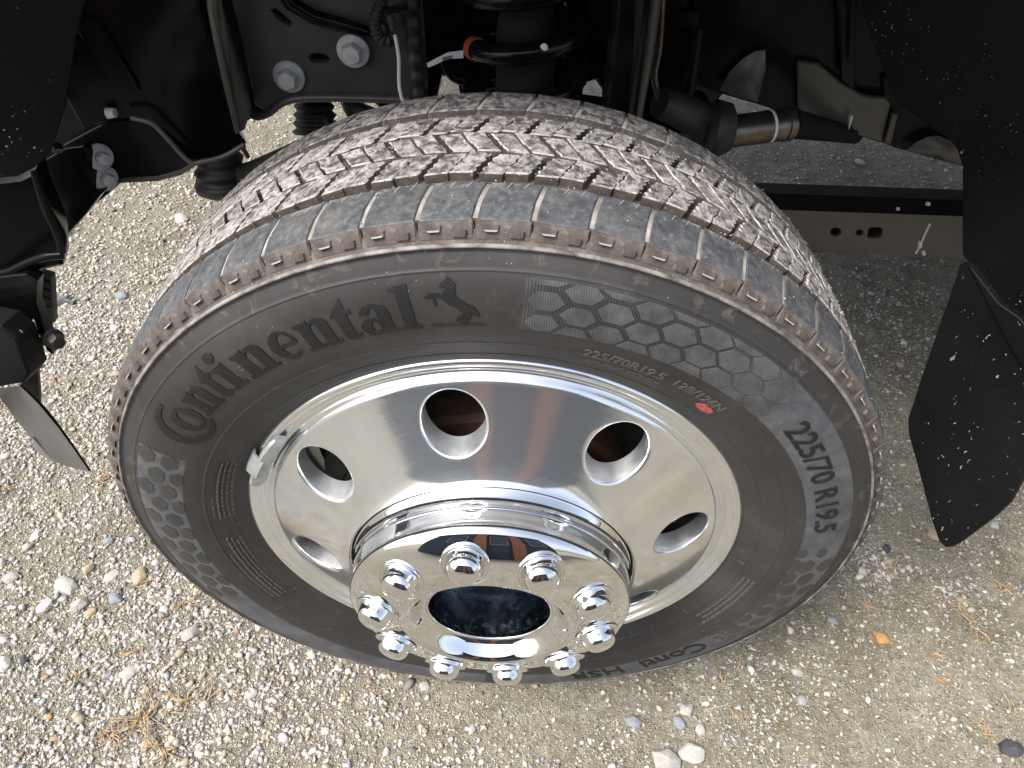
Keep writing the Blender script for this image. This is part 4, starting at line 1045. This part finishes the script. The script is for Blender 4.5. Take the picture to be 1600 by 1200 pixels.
# right: inner fender pressings
pp('inner_fender', [(1080, -90), (1420, -90), (1440, 60), (1440, 200), (1400, 232), (1385, 226), (1260, 190), (1190, 166), (1125, 147), (1088, 133)], .50, .012, 'black', (), .004, (0, -.1))
def bulge(name, px, y, out_, mat, parent=truck):
    """a pressed swelling: an outline filled towards a raised middle"""
    P = [np.array(un(a, b, y)) for a, b in px]; c = sum(P)/len(P); bm = bmesh.new(); rings = []
    for t in (0, .25, .5, .75, .92):
        rings.append([bm.verts.new(p+(c-p)*t+np.array([0, -out_*math.sin(t*math.pi/2), 0])) for p in P])
    for a, b in zip(rings, rings[1:]):
        for k in range(len(P)): bm.faces.new((a[k], a[(k+1) % len(P)], b[(k+1) % len(P)], b[k]))
    bm.faces.new(rings[-1]); return bm_obj(name, bm, MT[mat], parent, None, True)
bulge('fender_pressing', [(1124, 141), (1140, 112), (1160, 92), (1180, 80), (1196, 78), (1196, 110), (1186, 150), (1184, 160), (1150, 151)], .488, .012, 'lit_dusty')  # swelling where the panel catches light, lightened in its colour
pp('fender_panel', [(1246, 96), (1280, 100), (1316, 130), (1350, 150), (1384, 153), (1392, 164), (1380, 222), (1330, 208), (1260, 187), (1247, 184)], .487, .006, 'lit_dusty', (), .005)  # lit lower part of the inner fender, in the lightened paint
pp('fender_flange', [(1300, -60), (1336, -60), (1334, 90), (1336, 142), (1314, 126), (1312, 60)], .478, .008, 'gloss', (), .003)
pp('fender_strap', [(1394, 178), (1404, 178), (1392, 226), (1382, 224)], .48, .006, 'lit_dusty', (), .002)
bulge('fender_pressing', [(1416, 235), (1432, 222), (1448, 214), (1466, 212), (1486, 220), (1498, 236), (1503, 258), (1460, 248)], .478, .012, 'lit_dusty')
pp('fender_skirt', [(1378, 120), (1510, 120), (1512, 262), (1460, 249), (1416, 236), (1400, 232), (1390, 228)], .492, .01, 'black', (), .003)
tube('paint_drip', [un(1330, 180, .478), un(1327, 196, .478), un(1324, 209, .478)], [.0035, .0018, .0012], MT['zinc'], truck, 8)
# frame rail behind the wheel: box section with punched holes
def rail():
    A = un(1150, 322, .46); B = un(1540, 334, .46); C_ = un(1540, 403, .46)
    z1 = (A[2]+B[2])/2; z0 = C_[2]; hs = []
    def P(px, py): q = un(px, py, .46); return (q[0], .46, q[2])
    hs = [[P(*q) for q in circle_px(1306, 363, 8.5, 7)], [P(*q) for q in circle_px(1343, 364, 6, 5)], [P(*q) for q in ((1357, 359), (1360, 355.5), (1376, 356), (1379, 359), (1378, 369), (1374, 372.5), (1358, 372.5), (1355, 370))]]
    o = plate('frame_rail', [(.15, .46, z0), (1.05, .46, z0-.004), (1.05, .46, z1-.004), (.15, .46, z1)], .006, MT['lit_dusty'], truck, hs, .0015, (0, 1, 0))
    tag(o, 'dusty frame rail lightened as if lit, with three punched holes')
    bm = bmesh.new(); z2 = un(1350, 293, .56)[2]
    v = [bm.verts.new(p) for p in ((.15, .455, z1), (1.05, .455, z1-.004), (1.05, .475, z1+.012), (.15, .475, z1+.016), (.15, .56, z2+.004), (1.05, .56, z2), (.15, .56, z0), (1.05, .56, z0))]
    for f_ in ((0, 1, 2, 3), (3, 2, 5, 4), (4, 5, 7, 6)): bm.faces.new([v[i] for i in f_])
    bmesh.ops.solidify(bm, geom=bm.faces, thickness=.003)
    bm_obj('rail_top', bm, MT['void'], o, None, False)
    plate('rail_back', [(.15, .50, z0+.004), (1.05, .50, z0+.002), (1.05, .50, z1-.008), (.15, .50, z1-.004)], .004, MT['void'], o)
    for pts, r in (([(1453, 350), (1447, 362), (1440, 378), (1431, 396)], .0016), ([(1438, 376), (1437, 386)], .0035), ([(1442, 392), (1444, 398)], .0026)):
        tube('paint_splash', [un(a, b, .459) for a, b in pts], r, MT['white'], o, 8)
    for a, b in ((1402, 326), (1450, 318)): tube('paint_splash', [un(a-2, b, .462), un(a+2, b+1, .462)], .003, MT['white'], o, 8)
rail()

# rear fender liner and mud flap
FL0, FLN = un(1500, 420, .10), (-.86, -.50, .04)
def flp(L): return [un_pl(a, b, FL0, FLN) for a, b in L]
LN0, LNN = un(1500, 300, .22), (-.72, -.69, .02)
lin = [(1420, -90), (1700, -90), (1700, 560), (1640, 545), (1590, 492), (1560, 470), (1512, 408), (1503, 396), (1503, 258), (1492, 226), (1470, 210), (1440, 190), (1400, 160), (1360, 60), (1338, -20), (1334, -90)]
plate('fender_liner', [un_pl(a, b, LN0, LNN) for a, b in lin], .005, MT['speckled'], truck, (), .003)
fl = plate('mud_flap', flp([(1506, 410), (1516, 418), (1540, 452), (1600, 560), (1690, 640), (1690, 700), (1600, 744), (1578, 785), (1556, 806), (1530, 826), (1506, 844), (1492, 853), (1478, 855), (1468, 846), (1456, 812), (1436, 735), (1420, 678), (1419, 655), (1440, 590), (1466, 515), (1492, 440), (1500, 414)]), .006, MT['flap'], truck, (), 0)
tag(fl, 'black plastic mud flap spattered with white paint')
plate('flap_hem', [un_pl(a, b, np.array(FL0)-.004*np.array(FLN)*-1, FLN) for a, b in ((1512, 412), (1560, 474), (1592, 496), (1640, 552), (1690, 566), (1690, 640), (1610, 600), (1560, 510))], .008, MT['speckled'], fl, (), .002)

# the body above keeps daylight off the chassis
bm = bmesh.new(); box_bm(bm, -.95, 2.6, -.02, 1.95, 1.02, 1.10); bm_obj('body_floor', bm, MT['black'], truck)
bm = bmesh.new(); box_bm(bm, -.60, .66, .60, .66, .62, 1.02); bm_obj('wheel_house', bm, MT['black'], truck)
bm = bmesh.new(); box_bm(bm, .75, 2.6, .03, 1.90, .60, .64); bm_obj('cab_floor', bm, MT['black'], truck)

# ================================================================== GUESSED SHED ADDED FOR REFLECTIONS IN THE CHROME
bl = bpy.data.objects.new('added_shed', None); COL.objects.link(bl); bl.location = (0.15, -3.7, 0); bl.scale = (.70, .70, .78)
tag(bl, 'added low dark shed with two terracotta piers, unseen, for the chrome hub reflection', 'added_shed')
def bxo(name, x0, x1, y0, y1, z0, z1, mat, par):
    bm = bmesh.new(); box_bm(bm, x0, x1, y0, y1, z0, z1); bmesh.ops.bevel(bm, geom=bm.edges[:], offset=.02, segments=1, affect='EDGES'); return bm_obj(name, bm, MT[mat], par)
bxo('wall', -3.5, 2.6, -3.0, 0, 0, 2.9, 'clad', bl)
bxo('roof', -3.65, 2.75, -3.2, .35, 2.9, 3.05, 'clad', bl)
for x in (-.95, .55): bxo('pier', x, x+.50, 0.003, .3, 0, 2.88, 'terra', bl)
for x0, x1 in ((-2.2, -1.3), (-.35, .45), (1.35, 2.2)):
    o = bxo('window', x0, x1, .003, .06, 1.0, 2.2, 'greyplastic', bl); bxo('pane', x0+.08, x1-.08, .05, .07, 1.08, 2.12, 'glass', o)
bpy.context.view_layer.update()

# ================================================================== LOOSE STONES AND STRAW
def stone(px, py, size, col, label, flat=.6, seed=0, elong=1.25):
    """size = breadth in photograph pixels at that spot"""
    c = un_g(px, py); d = np.dot(c-CAM, AX_F); rad = size/FPX*d*.5; rg = np.random.default_rng(seed+int(px)*7+int(py))
    V, F = hull(46, seed+int(px)+int(py)*3, flat, .20); bm = bmesh.new(); vs = [bm.verts.new(v*np.array([elong, 1, 1])) for v in V]
    for f_ in F: bm.faces.new([vs[i] for i in f_])
    bmesh.ops.bevel(bm, geom=bm.edges[:], offset=.07, segments=1, affect='EDGES', clamp_overlap=True)
    for v_ in bm.verts: v_.co *= rg.uniform(.965, 1.035)
    a = rg.uniform(0, 6.28)
    for v_ in bm.verts:
        x, y = v_.co.x, v_.co.y; v_.co = Vector((x*math.cos(a)-y*math.sin(a), x*math.sin(a)+y*math.cos(a), v_.co.z))*rad
    z = float(ground_h(np.array([c[0]]), np.array([c[1]]))[0])
    o = bm_obj('stone', bm, MT['st_'+col], None, (c[0], c[1], z+rad*flat*.35), True, 30)
    return tag(o, label, 'stone', 'loose stones on the gravel')
STONES = [
 (1575, 1172, 34, 'dark', 'charcoal stone with a pitted top at the lower right corner'),
 (1078, 1178, 38, 'white', 'large off-white stone below the hub, right of a close pair'),
 (1040, 1190, 40, 'pale', 'large pale stone below the hub, left of a close pair'),
 (1072, 1110, 20, 'white', 'small upright white stone above the close pair of pale stones'),
 (1061, 1131, 20, 'blue', 'blue-grey stone just above the close pair of pale stones'),
 (1094, 1141, 18, 'white', 'small white stone right of the blue-grey stone below the hub'),
 (990, 1130, 24, 'blue', 'long blue-grey stone lying left of the stones below the hub'),
 (1375, 1000, 24, 'orange', 'flat orange-tan stone on bare silt right of the wheel'),
 (1300, 972, 14, 'blue', 'small blue-grey stone between the tyre and the orange stone'),
 (1245, 1052, 16, 'pale', 'pale grey stone in the gravel patch below the orange stone'),
 (1347, 895, 17, 'white', 'rounded white stone touching the tyre edge near the mud flap'),
 (1384, 858, 16, 'dark', 'small dark flake of stone just below the mud flap tip'),
 (1462, 836, 26, 'tan', 'half-buried tan stone under the mud flap tip'),
 (106, 918, 34, 'white', 'largest white stone on the gravel left of the tyre'),
 (220, 904, 28, 'tan', 'smooth tan stone close to the tyre at the lower left'),
 (176, 902, 22, 'white', 'white stone left of the smooth tan stone'),
 (140, 892, 20, 'tan', 'sandy stone between two white stones left of the tyre'),
 (128, 950, 26, 'pale', 'pale speckled stone beneath the largest white stone'),
 (182, 939, 22, 'blue', 'blue-grey stone beneath the smooth tan stone'),
 (74, 950, 24, 'white', 'whitish stone at the lower left, left of the speckled one'),
 (300, 992, 26, 'pale', 'round pale blue-white stone alone on the silt below the tyre'),
 (144, 960, 18, 'tan', 'brown stone touching the pale speckled stone'),
 (172, 848, 15, 'blue', 'small slate-blue stone beside the tyre wall at left'),
 (58, 838, 20, 'white', 'white stone below the tip of the grey air dam'),
 (202, 1052, 24, 'white', 'white stone left of the bottom straw patch'),
 (168, 1056, 14, 'blue', 'small blue-grey stone beside a white one near the straw'),
 (40, 1032, 15, 'dark', 'small black stone by the left edge of the picture'),
 (78, 1120, 11, 'orange', 'tiny rust-orange stone at the lower left'),
 (394, 1086, 17, 'pale', 'pale stone between the straw patch and the hub'),
 (230, 1164, 20, 'tan', 'tan stone inside the bottom straw patch'),
 (444, 1154, 17, 'white', 'white stone at the bottom between straw patch and hub'),
 (192, 465, 20, 'blue', 'dark blue-grey stone beyond the bumper bracket'),
 (180, 514, 17, 'white', 'bright white stone between bumper bracket and tyre'),
 (283, 345, 24, 'white', 'bright white stone in the sunlit gap behind the tyre'),
 (1343, 255, 14, 'white', 'white stone on shaded gravel above the frame rail'),
 (18, 905, 22, 'pale', 'pale stone cut by the left edge of the picture'),
 (8, 1040, 26, 'white', 'white stone at the left edge beside the black one'),
]
for i, (px, py, s_, c_, lb) in enumerate(STONES): stone(px, py, s_, c_, lb, random.uniform(.5, .75), i)

def straw(px, py, size, n, label, seed):
    c = un_g(px, py); d = np.dot(c-CAM, AX_F); L = size/FPX*d*.5; rg = random.Random(seed); bm = bmesh.new()
    for _ in range(n):
        a = rg.uniform(0, 6.28); ln = L*rg.uniform(.45, 1.15); p = Vector((rg.gauss(0, L*.12), rg.gauss(0, L*.12), .001)); pts = []; lift = rg.uniform(.1, .55); bend = rg.gauss(0, 1.1)
        m = 7; z0 = float(ground_h(np.array([c[0]]), np.array([c[1]]))[0])
        for i in range(m):
            pts.append(p.copy()); t = i/m
            p = p+Vector((math.cos(a), math.sin(a), lift*(1-1.7*t)))*(ln/m); a += bend/m
        rs = [.00130*(1-.75*i/(m-1))*rg.uniform(.7, 1.2) for i in range(m)]
        for q in pts:
            gz = float(ground_h(np.array([c[0]+q.x]), np.array([c[1]+q.y]))[0])-z0; q.z = max(q.z, 0.0)+gz+.0022
        tube_bm(bm, pts, rs, 4)
        if rg.random() < .5:
            k = rg.randint(2, 4); a2 = a+rg.choice((-1, 1))*rg.uniform(.5, 1.2)
            p2 = pts[k]; tube_bm(bm, [p2, p2+Vector((math.cos(a2), math.sin(a2), .25))*ln*.2, p2+Vector((math.cos(a2), math.sin(a2), .1))*ln*.42], [rs[k], rs[k]*.7, rs[k]*.3], 4)
    o = bm_obj('dry_grass_sprig', bm, MT['straw'], None, (c[0], c[1], z0), True)
    return tag(o, label, 'dry grass', 'dry grass sprigs in the gravel')
SPRIGS = [
 (222, 1122, 150, 26, 'largest spreading patch of dry orange straw at the lower left'),
 (285, 1100, 90, 12, 'upright dry straw sprig on the right of the largest patch'),
 (318, 1092, 80, 8, 'thin curved straw blades farthest right of the largest patch'),
 (175, 1150, 90, 14, 'dry straw tuft at the bottom left of the largest patch'),
 (262, 1170, 90, 12, 'dry straw tuft below the largest patch at the bottom edge'),
 (118, 1062, 70, 7, 'small straw sprig left of the white stone near the patch'),
 (196, 1026, 64, 6, 'upright straw sprig above the white stone near the patch'),
 (228, 912, 50, 5, 'thin straw caught against the smooth tan stone'),
 (290, 945, 60, 9, 'brown dry straw tuft tight under the tyre at left'),
 (160, 757, 50, 8, 'small brown straw tuft beside the tyre near the air dam tip'),
 (10, 765, 70, 6, 'thin straw strands at the left edge below the air dam'),
 (88, 598, 60, 6, 'fine pale straw sprig beyond the air dam'),
 (1352, 948, 50, 7, 'small straw sprig above the orange stone'),
 (1156, 1030, 34, 6, 'tiny rust-brown straw star below the tyre lettering'),
 (1128, 1074, 50, 7, 'small orange straw sprig just right of the hub'),
 (1144, 1116, 40, 5, 'small straw sprig above the white stone pair'),
 (1388, 892, 60, 5, 'thin straw strand beside the white gravel under the flap'),
 (1494, 944, 60, 7, 'straw sprig below the mud flap tip'),
 (1516, 978, 80, 6, 'long pale straw strand right of the orange stone'),
 (1566, 924, 50, 8, 'brown straw tuft near the right edge below the flap'),
 (1460, 1026, 60, 8, 'upright orange straw sprig right of the orange stone'),
 (1478, 1070, 60, 6, 'straw strand lower right of the upright orange sprig'),
 (1576, 1112, 60, 6, 'upright straw sprig above the charcoal stone'),
 (1540, 1148, 70, 8, 'bright straw sprig left of the charcoal stone'),
]
for i, (px, py, s_, n_, lb) in enumerate(SPRIGS): straw(px, py, s_, n_, lb, 50+i)
# a broken dark twig beyond the bumper bracket
a, b, c = un_g(82, 478), un_g(100, 473), un_g(118, 477)
bm = bmesh.new(); tube_bm(bm, [p+np.array([0, 0, .006]) for p in (a, b, c)], [.008, .0095, .005], 7); tube_bm(bm, [b+np.array([0, 0, .006]), un_g(112, 467)+np.array([0, 0, .012])], [.006, .003], 6)
tag(bm_obj('twig', bm, MT['twig'], None, None, True, 40), 'short broken dark twig beyond the bumper bracket bolt', 'twig')
